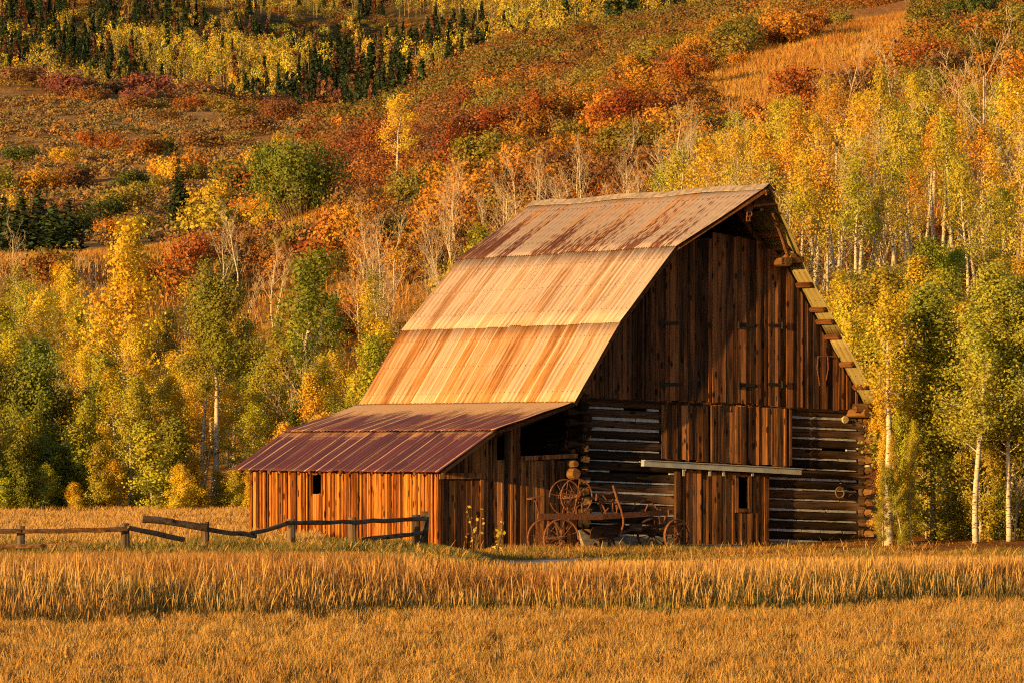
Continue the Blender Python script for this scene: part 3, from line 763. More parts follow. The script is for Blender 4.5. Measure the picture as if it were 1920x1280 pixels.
# ------------------------------------------------------------------ horse-drawn road grader
GV = -2.3
grader = empty('road_grader', BC, TH, 'rusty antique horse-drawn road grader on spoked wheels by the log wall', 'farm machine')
def G(x, y, dv=0.0):      # coordinates of the 5.333x enlargement of the photograph
    return Vector(uvz(960 + x / 5.3333, 860 + y / 5.3333, GV + dv))
RS = 1 / 5.3333 / 67 * 1.0
def wheel(name, c, R, spokes, tr, parent, hub=.07, mat='rust', axis=(0, 1, 0), tw=.05):
    mb = MB(); mb.ring(c, R - tr, tr, axis, 36, 6, w=tw); ax = Vector(axis).normalized()
    x = ax.cross(Vector((0, 0, 1))).normalized(); y = ax.cross(x)
    for k in range(spokes):
        a = 2 * math.pi * k / spokes + .2; s = .06 if k % 2 else -.06
        mb.tube([c + ax * s, c + (x * math.cos(a) + y * math.sin(a)) * (R - tr)], .012, 5)
    o = mb.build(name, M[mat], parent)
    h = MB(); h.tube([c - ax * .12, c + ax * .12], hub, 10); h.tube([c - ax * .16, c + ax * .16], hub * .5, 8); h.build('hub', M[mat], o)
    return o
wax = (.12, 1, 0)
w_ = 193 / 5.3333 / 58
wheel('wheel', G(492, 790, -.55), .54, 12, .025, grader, axis=wax)
wheel('wheel', G(330, 790, .75), .54, 12, .025, grader, axis=wax)
wheel('wheel', G(1650, 765, -.5), .47, 12, .024, grader, axis=(-.15, 1, 0))
wheel('wheel', G(1400, 755, .3), .47, 16, .034, grader, mat='rustdark', axis=(.1, 1, 0))
wheel('control_wheel', G(645, 370, -.35), .50, 8, .020, grader, axis=(.06, 1, 0), hub=.05, tw=.02)
wheel('control_wheel', G(530, 380, .35), .50, 8, .020, grader, axis=(.06, 1, 0), hub=.05, tw=.02)
mb = MB()
for c in (G(650, 375, -.3), G(540, 385, .3)): mb.ring(c, .22, .02, (.06, 1, 0), 24, 6); mb.tube([c, c + Vector((.12, 0, -.12))], .06, 8)
mb.tube([G(700, 372, -.42), G(450, 400, .5)], .03, 7); mb.build('gear_wheel', M['rustdark'], grader)
mb = MB()
for dv in (-.4, .4):
    mb.beam(G(258, 572, dv), G(900, 575, dv), .05, .16); mb.beam(G(900, 575, dv), G(1575, 533, dv * .4), .05, .15)
mb.beam(G(262, 572, -.4), G(262, 572, .4), .06, .15); mb.beam(G(800, 574, -.4), G(800, 574, .4), .06, .1); mb.beam(G(1560, 533, -.2), G(1560, 533, .2), .06, .12)
mb.build('frame', M['rust'], grader)
mb = MB()
mb.tube([G(492, 790, -.75), G(330, 790, .95)], .04, 8); mb.beam(G(440, 600, -.2), G(470, 780, -.2), .08, .08); mb.beam(G(380, 600, .35), G(360, 780, .35), .08, .08)
mb.tube([G(1650, 765, -.7), G(1400, 755, .8)], .04, 8); mb.tube([G(1540, 540, 0), G(1530, 690, 0)], .05, 8); mb.beam(G(1300, 690, .1), G(1700, 640, .1), .1, .07); mb.beam(G(1480, 700, -.3), G(1720, 640, -.3), .06, .05)
mb.tube([G(1470, 560, 0), G(1490, 690, .1)], .025, 6); mb.build('axle', M['rustdark'], grader)
mb = MB()
for (x0, y0, x1, y1, dv, r_) in ((640, 545, 645, 400, -.35, .03), (700, 545, 696, 415, -.35, .025), (560, 545, 545, 400, .35, .03), (545, 545, 640, 470, -.3, .02), (905, 545, 850, 340, -.2, .025), (945, 545, 880, 400, .25, .025),
                                 (850, 350, 1050, 345, -.2, .035), (850, 345, 840, 420, .2, .03), (1010, 545, 1010, 400, -.2, .03), (1055, 545, 1040, 400, .2, .03), (900, 350, 985, 455, 0, .018), (920, 540, 965, 490, .1, .02), (1040, 545, 1075, 430, .3, .02), (860, 440, 1010, 420, .2, .03)):
    mb.tube([G(x0, y0, dv), G(x1, y1, dv)], r_, 6)
mb.build('lift_frame', M['rust'], grader)
mb = MB(); mb.tube([G(1010, 262, -.45), G(1050, 395, -.45), G(1090, 500, -.47), G(1115, 600, -.47), G(1112, 660, -.47), G(1080, 770, -.45)], [.035, .035, .03, .028, .028, .028], 7); mb.tube([G(1022, 268, -.40), G(1062, 400, -.4)], .02, 6); mb.build('lever', M['rust'], grader)
mb = MB(); mb.tube([G(545, 700, -.45), G(570, 600, -.45), G(500, 770, -.45)], .02, 6)
mb.tube([G(270, 550, .3), G(225, 395, .3)], .02, 6); mb.build('seat_post', M['rust'], grader)
mb = MB(); mb.beam(G(170, 398, .3), G(285, 370, .3), .3, .03); mb.build('seat', M['rust'], grader)
mb = MB(); pts = [G(1200, 500, .0), G(1240, 440, 0), G(1330, 408, 0)]; mb.tube(pts, .012, 5); mb.tube([G(1330, 520, -.1), G(1360, 450, -.1), G(1400, 440, -.1), G(1460, 505, -.1)], .02, 6); mb.tube([G(1280, 520, 0), G(1340, 500, 0), G(1320, 525, 0)], .03, 6); mb.beam(G(1480, 505, 0), G(1580, 495, 0), .1, .05); mb.build('drawbar_irons', M['rust'], grader)
mb = MB()
P0 = [G(790, 770, -.7), G(1120, 720, .6)]; b0, b1 = P0
d = Vector((0, 0, 1)); bl = []
for k in range(9):
    t = k / 8 * math.pi * .5 - .3; bl.append((.26 * math.cos(t) - .2, .26 * math.sin(t)))
for k in range(8):
    A_ = [b0 + Vector((0, bl[k][0], bl[k][1])), b1 + Vector((0, bl[k][0], bl[k][1])), b1 + Vector((0, bl[k + 1][0], bl[k + 1][1])), b0 + Vector((0, bl[k + 1][0], bl[k + 1][1]))]
    mb.hexa(A_ + [p + Vector((0, -.02, 0)) for p in A_], .5)
mb.build('blade', M['rustdark'], grader)
mb = MB()
mb.tube([G(700, 700, 0), G(860, 800, 0), G(1000, 780, 0), G(1200, 700, 0), G(1440, 660, 0)], [.03, .05, .05, .05, .03], 7); mb.beam(G(1180, 680, 0), G(1290, 690, 0), .12, .2)
mb.tube([G(880, 800, .1), G(905, 935, .1)], .04, 6); mb.tube([G(840, 840, 0), G(800, 935, 0)], .05, 6); mb.tube([G(975, 800, -.1), G(970, 905, -.1)], .045, 6); mb.tube([G(1010, 800, .2), G(1030, 890, .2)], .03, 6); mb.ring(G(940, 770, 0), .32, .03, (0, .25, 1), 24, 6)
mb.build('turntable', M['rustdark'], grader)

# flat stone leaning on the foundation behind the machine
mb = MB(); a = Vector(uvz(1106, 1008, -.5)); mb.hexa([a + Vector((-.15, -.1, -.45)), a + Vector((.4, -.1, -.45)), a + Vector((.4, .1, -.45)), a + Vector((-.15, .1, -.45)), a + Vector((-.3, .1, .22)), a + Vector((.3, .1, .18)), a + Vector((.3, .2, .18)), a + Vector((-.3, .2, .22))], .6)
o = mb.build('leaning_stone', plain_mat('pale_stone', (.22, .18, .14), .95, .4, 9)); o.location = BC; o.rotation_euler = (0, 0, TH); tag(o, 'pale flat stone leaning on the barn foundation behind the machine wheels', 'stone')

# ------------------------------------------------------------------ fences
def rail_mesh(mb, pts, w, h):
    pts = [Vector(p) for p in pts]
    rr = random.random()
    for a, b in zip(pts[:-1], pts[1:]):
        n = max(2, int((b - a).length / .35)); P = [a.lerp(b, i / n) + Vector((0, random.gauss(0, .008), random.gauss(0, .010))) for i in range(n + 1)]
        base = len(mb.v); side = (b - a).cross(Vector((0, 0, 1))).normalized(); up = side.cross((b - a).normalized())
        for i, p in enumerate(P):
            hw, hh = w / 2 * random.uniform(.88, 1.08), h / 2 * random.uniform(.86, 1.08)
            for k in range(8):
                t = 2 * math.pi * k / 8; ca, sa = math.cos(t), math.sin(t)
                mb.v.append(tuple(p + side * math.copysign(abs(ca) ** .6, ca) * hw + up * math.copysign(abs(sa) ** .6, sa) * hh))
        for i in range(n):
            for k in range(8):
                k2 = (k + 1) % 8; mb.face((base + i * 8 + k, base + (i + 1) * 8 + k, base + (i + 1) * 8 + k2, base + i * 8 + k2), rr)
        mb.face(tuple(base + k for k in range(8)), rr); mb.face(tuple(base + n * 8 + 7 - k for k in range(8)), rr)
def build_fence(name, label, posts, rails, cat='fence', group=None, rmat='fence'):
    x0, y0_, Y = posts[0]
    base = Vector(at(x0, 1000, Y)); base.z = 0
    r_ = empty(name, base, 0, label, cat, group)
    for px, py, Y in posts:
        t = Vector(at(px, py, Y)) - base; mb = MB(); ln = random.uniform(-.03, .03)
        mb.tube([(t.x, t.y, -.2), (t.x + ln * .5, t.y, t.z * .5), (t.x + ln, t.y, t.z)], [.11, .105, .095], 8); mb.build('post', M['fence_post'], r_)
    for pts in rails:
        mb = MB(); rail_mesh(mb, [Vector(at(*p)) - base for p in pts], .075, .115); mb.build('rail', M[rmat], r_)
    return r_
build_fence('rail_fence', 'low two-rail log fence at the left edge of the meadow', [(-150, 990, 126), (38, 985, 127), (235, 980, 128)],
            [[(-170, 995, 125.8), (38, 995, 126.8), (238, 991, 127.8)], [(-150, 1022, 125.8), (30, 1023, 126.8), (150, 1021, 127.3)]], rmat='fence_warm')
build_fence('rail_fence', 'sagging grey rail fence in front of the lean-to side wall', [(383, 977, 130), (547, 972, 132), (662, 969, 133.5), (780, 964, 135)],
            [[(470, 1000, 131), (545, 979, 131.8), (660, 978, 133.3), (798, 972, 135)], [(680, 1010, 133.5), (790, 999, 134.9)], [(384, 992, 129.8), (480, 1003, 130.8)]])
mb = MB(); a = Vector(at(266, 971, 128.9)); b = Vector(at(386, 989, 129.8)); rail_mesh(mb, [(0, 0, 0), (b - a) * .5 + Vector((0, 0, .02)), b - a], .12, .17)
o = mb.build('fence_rail', M['fence']); o.location = a; tag(o, 'loose fallen fence rail with its free end sticking up in the air', 'rail')
mb = MB(); a = Vector(at(240, 988, 127.9)); b = Vector(at(345, 1011, 129)); rail_mesh(mb, [(0, 0, 0), b - a], .1, .13)
o = mb.build('fence_rail', M['fence']); o.location = a; tag(o, 'dark broken rail hanging down from the left fence into the grass', 'rail')
mb = MB(); a = Vector(at(795, 1026, 135.2)); b = Vector(at(798, 958, 135.4)); mb.beam((0, 0, 0), b - a, .2, .05, (0, 1, 0)); o = mb.build('loose_plank', M['fence_post']); o.location = a; tag(o, 'upright loose plank at the end of the fence beside the lean-to corner', 'plank')

# ------------------------------------------------------------------ vegetation builders
def wander(p, d, L, n, bend, up=0.0):
    pts = [Vector(p)]; d = Vector(d).normalized(); st = L / n
    for i in range(n):
        d = (d + Vector((random.gauss(0, bend), random.gauss(0, bend), random.gauss(0, bend) + up))).normalized()
        pts.append(pts[-1] + d * st)
    return pts
def leaf_quads(cent, size, flat=0.0, nrm=None):
    n = len(cent)
    h = rng.normal(size=(n, 3))
    if nrm is None:
        a = rng.normal(size=(n, 3)); a[:, 2] *= (1 - flat)
    else:
        a = np.cross(nrm, h); h = nrm
    a /= np.linalg.norm(a, axis=1)[:, None] + 1e-9
    b = np.cross(a, h); b /= np.linalg.norm(b, axis=1)[:, None] + 1e-9
    s = size * rng.uniform(.55, 1.3, (n, 1))
    V = np.stack([cent - a * s, cent + b * s * .7, cent + a * s, cent - b * s * .7], 1).reshape(-1, 3)
    return V, np.arange(n * 4).reshape(-1, 4)
def crown_mesh(name, anchors, per, sig, size, sigz=None, outw=.6):
    A = np.array(anchors); n = len(A)
    cl = rng.random(n)
    # clumps near each other share a hue
    cl = np.clip(.5 + (fbm(A[:, 0] * .9 + 31, A[:, 2] * .7 + A[:, 1] * .5 + 11, 2) - .5) * 2.2 + (cl - .5) * .5, 0, 1)
    k = np.repeat(np.arange(n), per)
    off = rng.normal(size=(len(k), 3)) * sig
    if sigz: off[:, 2] *= sigz / sig
    C = A[k] + off
    zm = A[:, 2].mean(); rad = C * np.array([1, 1, .5]) - np.array([0, 0, zm * .5])
    rad /= np.linalg.norm(rad, axis=1)[:, None] + 1e-9; o2 = off / (np.linalg.norm(off, axis=1)[:, None] + 1e-9)
    V, q = leaf_quads(C, size, nrm=rad * outw + o2 * outw * 1.3 + rng.normal(size=C.shape) * .45)
    return make_mesh(name, V, q, fattr={'rnd': rng.random(len(C)), 'clump': cl[k]})
def aspen(seed, H, R, base, per, size, sig, lean=.25, dens=1.0, nb=26, r0=.12, twist=.05, sub=3):
    """trunk mesh and crown mesh of an aspen; base = fraction of the height bare of branches"""
    random.seed(seed); mb = MB(); anchors = []
    tr = wander((0, 0, -.4), (random.gauss(0, .03), random.gauss(0, .03), 1), H + .4, 12, twist, .06)
    f = H / max(tr[-1].z, .1); tr = [Vector((p.x, p.y, p.z * f if p.z > 0 else p.z)) for p in tr]
    rad = [r0 * (1 - .9 * (i / 12) ** 1.1) for i in range(13)]; mb.tube(tr, rad, 7)
    az = random.random() * 6.28
    for b in range(nb):
        t = base + (1 - base) * (b + random.random()) / nb
        j = min(11.99, t * 12); p = tr[int(j)].lerp(tr[int(j) + 1], j - int(j))
        az += 2.4 + random.gauss(0, .5)
        q = (t - base) / (1 - base)
        prof = (math.sin(math.pi * min(1, (.18 + .82 * q)) ** .8)) * .85 + .15
        L = R * prof * random.uniform(.35, 1.3)
        if random.random() < .12: continue
        d = Vector((math.cos(az), math.sin(az), random.uniform(.35, 1.0)))
        pts = wander(p, d, L, 4, .16, .08); rr = max(.008, rad[int(j)] * .38)
        mb.tube(pts, [rr, rr * .75, rr * .5, rr * .32, rr * .2], 4, cap=False)
        anchors += [tuple(x) for x in pts[2:]]
        for s in range(sub):
            k = random.randint(1, 3); d2 = (pts[k + 1] - pts[k]).normalized() + Vector((random.gauss(0, .6), random.gauss(0, .6), random.gauss(.15, .4)))
            p2 = wander(pts[k], d2, L * random.uniform(.3, .6), 2, .2, .05); mb.tube(p2, [rr * .4, rr * .28, rr * .15], 3, cap=False)
            anchors += [tuple(x) for x in p2[1:]]
    anchors += [tuple(x) for x in tr[-2:]]
    anchors = [a for a in anchors if random.random() < dens]
    me = bpy.data.meshes.new('trunk'); me.from_pydata(mb.v, [], mb.f); me.polygons.foreach_set('use_smooth', np.ones(len(me.polygons), bool))
    return me, crown_mesh('crown', anchors, per, sig, size)
def bare_tree(seed, H, spread, r0=.1, multi=1):
    random.seed(seed); mb = MB(); tips = []
    def grow(p, d, L, r, lev):
        n = 5 if lev < 2 else 3
        pts = wander(p, d, L, n, .07 + .05 * lev, .05)
        mb.tube(pts, [max(r * (1 - .75 * i / n), .007) for i in range(n + 1)], 6 if lev == 0 else (4 if lev == 1 else 3), cap=False)
        if lev >= 3: tips.append(tuple(pts[-1])); return
        nb = (9, 5, 4)[lev]
        for i in range(nb):
            t = (.32 if lev == 0 else .25) + (.68 if lev == 0 else .75) * (i + random.random()) / nb
            j = min(n - .01, t * n); q = pts[int(j)].lerp(pts[int(j) + 1], j - int(j)); dd = (pts[int(j) + 1] - pts[int(j)]).normalized()
            a = random.random() * 6.28; out = Vector((math.cos(a), math.sin(a), 0))
            nd = dd * .9 + out * spread * random.uniform(.6, 1.2) + Vector((0, 0, .25))
            grow(q, nd, L * random.uniform(.32, .5) * (1.15 - .5 * t if lev == 0 else 1), max(r * (1 - .7 * t) * .5, .009), lev + 1)
    for k in range(multi):
        a = random.random() * 6.28
        grow((0, 0, -.3), (math.cos(a) * .22 * (multi > 1), math.sin(a) * .22 * (multi > 1), 1), H * (1 if k == 0 else random.uniform(.6, .9)), r0, 0)
    me = bpy.data.meshes.new('trunk'); me.from_pydata(mb.v, [], mb.f); me.polygons.foreach_set('use_smooth', np.ones(len(me.polygons), bool))
    return me, tips
def shrub(seed, R, H, n, per, size, sig, stems=True):
    random.seed(seed); mb = MB(); anc = []
    lob = [(random.uniform(0, 6.28), random.uniform(.35, .8), random.uniform(.45, 1)) for _ in range(9)]
    for i in range(n):
        a, rr, hh = random.choice(lob)
        c = Vector((math.cos(a) * rr * R, math.sin(a) * rr * R, H * hh * .62))
        d = Vector((random.gauss(0, 1), random.gauss(0, 1), random.gauss(.25, .9))).normalized()
        p = c + Vector((d.x * R * .42, d.y * R * .42, d.z * H * .32)) * random.uniform(.6, 1.05)
        if p.z < .1: p.z = random.uniform(.1, .5)
        anc.append(tuple(p))
        if stems and i % 4 == 0:
            q = Vector((p.x * .15, p.y * .15, -.2)); m_ = q.lerp(p, .55) + Vector((random.gauss(0, .12), random.gauss(0, .12), .1))
            mb.tube([q, m_, p + Vector((0, 0, .12))], [.045, .03, .009], 4, cap=False)
    me = None
    if stems:
        me = bpy.data.meshes.new('stems'); me.from_pydata(mb.v, [], mb.f)
    return me, crown_mesh('foliage', anc, per, sig, size)
def conifer(seed, H, R, n, size, trunk=True):
    random.seed(seed); mb = MB(); mb.tube([(0, 0, -.4), (0, 0, H * .5), (0, 0, H)], [R * .11, R * .06, .01], 6, cap=False)
    C = []; 
    lay = int(H * (4 if H < 10 else 2.4))
    for i in range(lay):
        t = (i + .5) / lay; z = H * (.06 + .94 * t); rad = R * (1 - t) ** .85 * random.uniform(.8, 1.15) + .05
        nb = max(4, int(11 * (1 - t) + 4)); a0 = random.random() * 6.28
        for b in range(nb):
            a = a0 + 6.28 * b / nb + random.gauss(0, .15); L = rad * random.uniform(.7, 1.15)
            m_ = max(2, int(n * L / R))
            for k in range(m_):
                s = (k + .6) / m_; C.append((math.cos(a) * L * s, math.sin(a) * L * s, z - L * s * .38 + L * s * s * .16 + random.gauss(0, .03)))
    C = np.array(C); C = C + rng.normal(size=C.shape) * size * .35
    V, q = leaf_quads(C, size, .55)
    tr = bpy.data.meshes.new('trunk'); tr.from_pydata(mb.v, [], mb.f)
    return tr, make_mesh('crown', V, q, fattr={'rnd': rng.random(len(C)), 'clump': rng.random(len(C))})

LIB = {}
LIB['aspen'] = [aspen(100 + i, 8.0, 1.75, .26, 44, .058, .21, nb=32, dens=.8, sub=3) for i in range(6)]
LIB['thin'] = [aspen(200 + i, 9.0, 1.35, .54, 20, .06, .24, nb=24, dens=.8, r0=.17, sub=3) for i in range(6)]
LIB['sparse'] = [aspen(300 + i, 9.0, 1.6, .34, 10, .06, .22, nb=30, dens=.6, r0=.12, sub=4) for i in range(4)]
LIB['young'] = [aspen(400 + i, 4.0, 1.05, .03, 42, .052, .17, nb=32, dens=1, r0=.045, sub=2) for i in range(5)]
LIB['broad'] = [aspen(500 + i, 8.0, 2.7, .10, 52, .075, .30, nb=48, dens=.9, r0=.16, sub=4) for i in range(3)]
LIB['bare'] = [bare_tree(600 + i, 7.5, .75, .105, 1 + (i % 2)) for i in range(6)]
LIB['oak'] = [shrub(700 + i, 1.9, 3.0, 120, 24, .085, .2) for i in range(6)]
LIB['twiggy'] = [shrub(750 + i, 1.7, 3.0, 170, 4, .10, .26) for i in range(3)]
LIB['brush'] = [shrub(800 + i, 2.4, 2.8, 110, 15, .14, .3, False) for i in range(4)]
LIB['near'] = [aspen(540 + i, 8.0, 1.25, .02, 50, .048, .17, nb=40, dens=.8, sub=4, r0=.07) for i in range(5)]
LIB['round'] = [shrub(570, 2.5, 5.2, 300, 46, .075, .26)]
LIB['lone'] = [aspen(330, 9.0, 2.5, .36, 22, .075, .24, nb=26, dens=.75, sub=4, r0=.15)]
LIB['pole'] = [aspen(230 + i, 10.0, 1.0, .66, 20, .06, .24, nb=20, dens=.8, r0=.15, twist=.035, sub=3) for i in range(4)]
LIB['stout'] = [aspen(520 + i, 11.0, 2.3, .52, 60, .062, .27, nb=34, r0=.17, twist=.05, sub=4) for i in range(2)]
LIB['front'] = [aspen(560 + i, 11.0, 2.0, .34, 52, .055, .24, nb=36, r0=.115, twist=.035, sub=4) for i in range(2)]
LIB['spruce'] = [conifer(900 + i, 7.0, 1.7, 13, .19) for i in range(3)]
LIB['spruce_far'] = [conifer(950 + i, 13.0, 2.1, 3, .5) for i in range(3)]

GOLD = (.53, .365, .03); YELL = (.49, .365, .038); YGRN = (.35, .32, .036); GREEN = (.20, .215, .028); DGREEN = (.07, .095, .02); ORNG = (.42, .20, .025); RUST = (.29, .115, .022); RED = (.26, .072, .018); BROWN = (.19, .10, .038); OLIVE = (.21, .17, .03); SPR = (.026, .042, .015)
NAMES = [(GOLD, 'golden'), (YELL, 'yellow'), (YGRN, 'yellow-green'), (GREEN, 'green'), (DGREEN, 'dark green'), (ORNG, 'orange'), (RUST, 'rust-coloured'), (RED, 'red'), (BROWN, 'brown'), (OLIVE, 'olive green'), (SPR, 'dark')]
def jitter(c, s=.18):
    f = 1 + random.uniform(-s, s); return tuple(max(0, x * f * (1 + random.uniform(-s, s) * .5)) for x in c)
PLANTS = []      # (root, colour word, form word, px, base row, Y, height)
def cname(c):
    return min(NAMES, key=lambda n: sum((a - b) ** 2 for a, b in zip(c, n[0])))[1]
def plant(kind, X, Y, h, c, name, form, cat='tree', z=None, rz=None, wid=1.0, label=None, group=None, var=None, bark='bark'):
    lib = LIB[kind]; tr, cr = lib[random.randrange(len(lib)) if var is None else var]
    hh = {'aspen': 8.7, 'thin': 9.6, 'sparse': 9.8, 'young': 4, 'broad': 9.2, 'stout': 12, 'round': 5.2, 'front': 12, 'pole': 10.5, 'lone': 9.8, 'near': 8.6, 'bare': 8.5, 'oak': 3, 'twiggy': 3, 'brush': 2.8, 'spruce': 7, 'spruce_far': 13}[kind]
    if kind.startswith('spruce'): bark = 'bark_brown'
    s = h / hh; zz = gz(X, Y) if z is None else z
    word = cname(c)
    if tr is not None and kind != 'spruce_far':
        r_ = empty(name, (X, Y, zz), random.random() * 6.28 if rz is None else rz)
        t = bpy.data.objects.new('stems' if kind in ('oak', 'twiggy', 'round') else 'trunk', tr); COL.objects.link(t); t.parent = r_
        if not tr.materials: tr.materials.append(M[bark])
        if kind != 'bare':
            k = bpy.data.objects.new('foliage' if kind in ('oak', 'twiggy', 'round') else 'crown', cr); COL.objects.link(k); k.parent = r_
            if not cr.materials: cr.materials.append(M['needle'] if kind == 'spruce' else M['leaf'])
            k.color = (*c, 1)
    else:
        r_ = bpy.data.objects.new(name, cr); COL.objects.link(r_); r_.location = (X, Y, zz); r_.rotation_euler = (0, 0, random.random() * 6.28)
        if not cr.materials: cr.materials.append(M['needle'] if kind == 'spruce_far' else M['leaf'])
        r_.color = (*c, 1)
    r_.scale = (s * wid, s * wid, s)
    r_['category'] = cat
    px = 960 + FOC * X / Y; py = YH - (zz - HC) / Y * FOC
    if label: r_['label'] = label
    else: PLANTS.append((r_, word, form, px, py, Y, h, group))
    if group and label: r_['group'] = group
    return r_
def X_of(px, Y): return (px - 960) / FOC * Y

# ---- hero plants, each placed where the photo shows it
def hero(kind, px, Y, ytop, c, name, form, label, cat='tree', wid=1.0, var=0, rz=0.0, bark='bark'):
    X = X_of(px, Y); z = gz(X, Y) - (1.1 if kind == 'round' else 0); h = HC + (YH - ytop) / FOC * Y - z
    return plant(kind, X, Y, h, c, name, form, cat, z, rz, wid, label, var=var, bark=bark)
hero('lone', 742, 384, 172, (.64, .43, .03), 'aspen_tree', 'tree', 'lone pale-trunked golden aspen standing on the grassy spur above the barn', wid=1.15, var=0)
hero('round', 572, 372, 243, (.14, .17, .024), 'maple_tree', 'tree', 'big round green tree on the grassy spur left of the lone aspen', wid=.98, bark='bark_brown')
hero('broad', 518, 386, 240, GOLD, 'aspen_tree', 'tree', 'golden tree half hidden behind the big round green tree', wid=.85, var=1)
hero('stout', 398, 208, 490, (.2, .19, .028), 'aspen_tree', 'tree', 'stout white-trunked aspen with a dense green crown, left of the lean-to roof', wid=1.0, var=0)
hero('stout', 380, 213, 540, YELL, 'aspen_tree', 'tree', 'second white trunk just behind the stout aspen left of the lean-to roof', wid=.8, var=1)
hero('aspen', 520, 222, 450, GREEN, 'aspen_tree', 'tree', 'tall green aspen with white stems above the far end of the lean-to roof', wid=1.1, var=4)
hero('bare', 572, 212, 640, YELL, 'bare_tree', 'tree', 'small bare pale sapling above the far end of the lean-to roof', var=0, bark='bark_bare')
hero('aspen', 228, 236, 385, GOLD, 'aspen_tree', 'tree', 'tall golden aspen rising highest over the left grove', wid=1.0, var=0)
hero('young', 146, 203, 908, GOLD, 'young_aspen', 'tree', 'small rounded golden sapling at the grove edge beyond the meadow', wid=1.5, var=0)
hero('young', 208, 204, 866, GOLD, 'young_aspen', 'tree', 'pointed golden sapling at the grove edge beyond the meadow', wid=1.1, var=1)
hero('broad', 60, 212, 610, (.17, .20, .03), 'aspen_tree', 'tree', 'large rounded green tree filling the lower left of the grove', wid=.95, var=2)
hero('bare', 1850, 240, 70, YELL, 'bare_tree', 'tree', 'tallest white leafless aspen on the slope right of the roof peak', var=0, bark='bark')
hero('sparse', 1700, 236, 235, YELL, 'aspen_tree', 'tree', 'tall thinly leaved aspen with a white trunk, left of the tallest leafless aspen', var=2, wid=.8)
hero('bare', 1680, 330, 70, YELL, 'bare_tree', 'tree', 'crooked white snag against the golden slope at the upper right', var=2, bark='bark')
hero('bare', 1576, 335, 75, YELL, 'bare_tree', 'tree', 'bare forked snag on the golden slope right of the red oaks', var=4, bark='bark_bare')
hero('front', 1830, 149.3, 470, (.33, .33, .05), 'aspen_tree', 'tree', 'leafy aspen with a thick pale trunk by the track, right of the barn', var=1, wid=1.25)
hero('front', 1892, 149.9, 520, (.30, .29, .04), 'aspen_tree', 'tree', 'leafy aspen by the track at the right edge of the photo', var=0, wid=1.25)
hero('thin', 1666, 149.6, 560, YELL, 'aspen_tree', 'tree', 'yellow-leaved aspen whose white stem rises just beyond the right barn corner', var=0, wid=1.2)
hero('near', 1745, 151.8, 520, (.24, .25, .035), 'aspen_tree', 'tree', 'dense green aspen between the barn corner and the thick pale trunk', var=3, wid=1.5)
hero('aspen', 880, 200, 395, (.30, .27, .03), 'aspen_tree', 'tree', 'bright yellow-green aspen top showing just left of the roof slope', wid=.9, var=2)
hero('spruce', 335, 640, 300, SPR, 'spruce_tree', 'tree', 'small dark spruce alone in the brushy hollow of the left hill', 'tree', 1.1)
hero('spruce', 40, 372, 372, SPR, 'spruce_tree', 'tree', 'dark spruce at the left edge, behind the grassy spur', 'tree', 2.3, 1)
hero('spruce', 100, 378, 380, (.04, .07, .022), 'spruce_tree', 'tree', 'dark spruce second from the left edge, behind the grassy spur', 'tree', 2.2, 2)
hero('spruce', 1385, 900, 5, SPR, 'spruce_tree', 'tree', 'dark spruce on the crest above the red oaks, left of the pair', 'tree', 1.1, 0)
hero('spruce', 1372, 905, 18, SPR, 'spruce_tree', 'tree', 'dark spruce on the crest above the red oaks, slightly shorter', 'tree', 1.0, 1)

def scatter(n, px0, px1, Y0_, Y1_, mind, seed, power=1.0):
    random.seed(seed); out = []; tries = 0
    while len(out) < n and tries < n * 40:
        tries += 1
        px = random.uniform(px0, px1); Y = Y0_ + (Y1_ - Y0_) * random.random() ** power; X = X_of(px, Y)
        if all((X - a) ** 2 + (Y - b) ** 2 > mind ** 2 for a, b in out): out.append((X, Y))
    return [(x, y, 960 + FOC * x / y) for x, y in out]
# ---- left grove
for X, Y, px in scatter(30, -60, 700, 202.5, 207, .9, 11):
    c = GOLD if 300 < px < 470 and random.random() < .6 else (YGRN if random.random() < .55 else (GREEN if px < 330 or random.random() < .5 else YELL))
    plant('young', X, Y, random.uniform(1.8, 3.6) * (.62 if 335 < px < 465 else 1), jitter(c), 'young_aspen', 'bushy sapling', wid=random.uniform(1.0, 1.5))
for X, Y, px in scatter(34, -60, 720, 206, 220, 1.5, 12):
    c = random.choice([GREEN, GREEN, YGRN, OLIVE]) if px < 200 else random.choice([YGRN, GREEN, YELL, YGRN, GOLD])
    k = 'young' if random.random() < .45 else 'aspen'
    if 345 < px < 455 and Y < 214: continue
    plant(k, X, Y, random.uniform(3.2, 5.0) if k == 'young' else random.uniform(4.8, 6.6), jitter(c), 'aspen_tree', 'aspen', wid=random.uniform(.9, 1.25))
for X, Y, px in scatter(46, -60, 880, 220, 268, 2.1, 13):
    c = random.choice([GREEN, YGRN, OLIVE]) if px < 130 else (random.choice([GOLD, YELL, YELL, YGRN]) if px < 330 else random.choice([YGRN, YELL, GOLD, GREEN, YELL, YGRN]))
    k = random.choice(['aspen', 'aspen', 'thin', 'sparse'])
    h = random.uniform(5.2, 7.6)
    if px > 255 and random.random() < .85:
        row = np.interp(px, [270, 450, 560, 740, 860], [478, 436, 405, 345, 300]) + random.uniform(0, 60); h = min(h, HC + (YH - row) / FOC * Y - gz(X, Y))
    if h < 2.2: continue
    plant(k, X, Y, h, jitter(c), 'aspen_tree', 'aspen', wid=random.uniform(.85, 1.2))
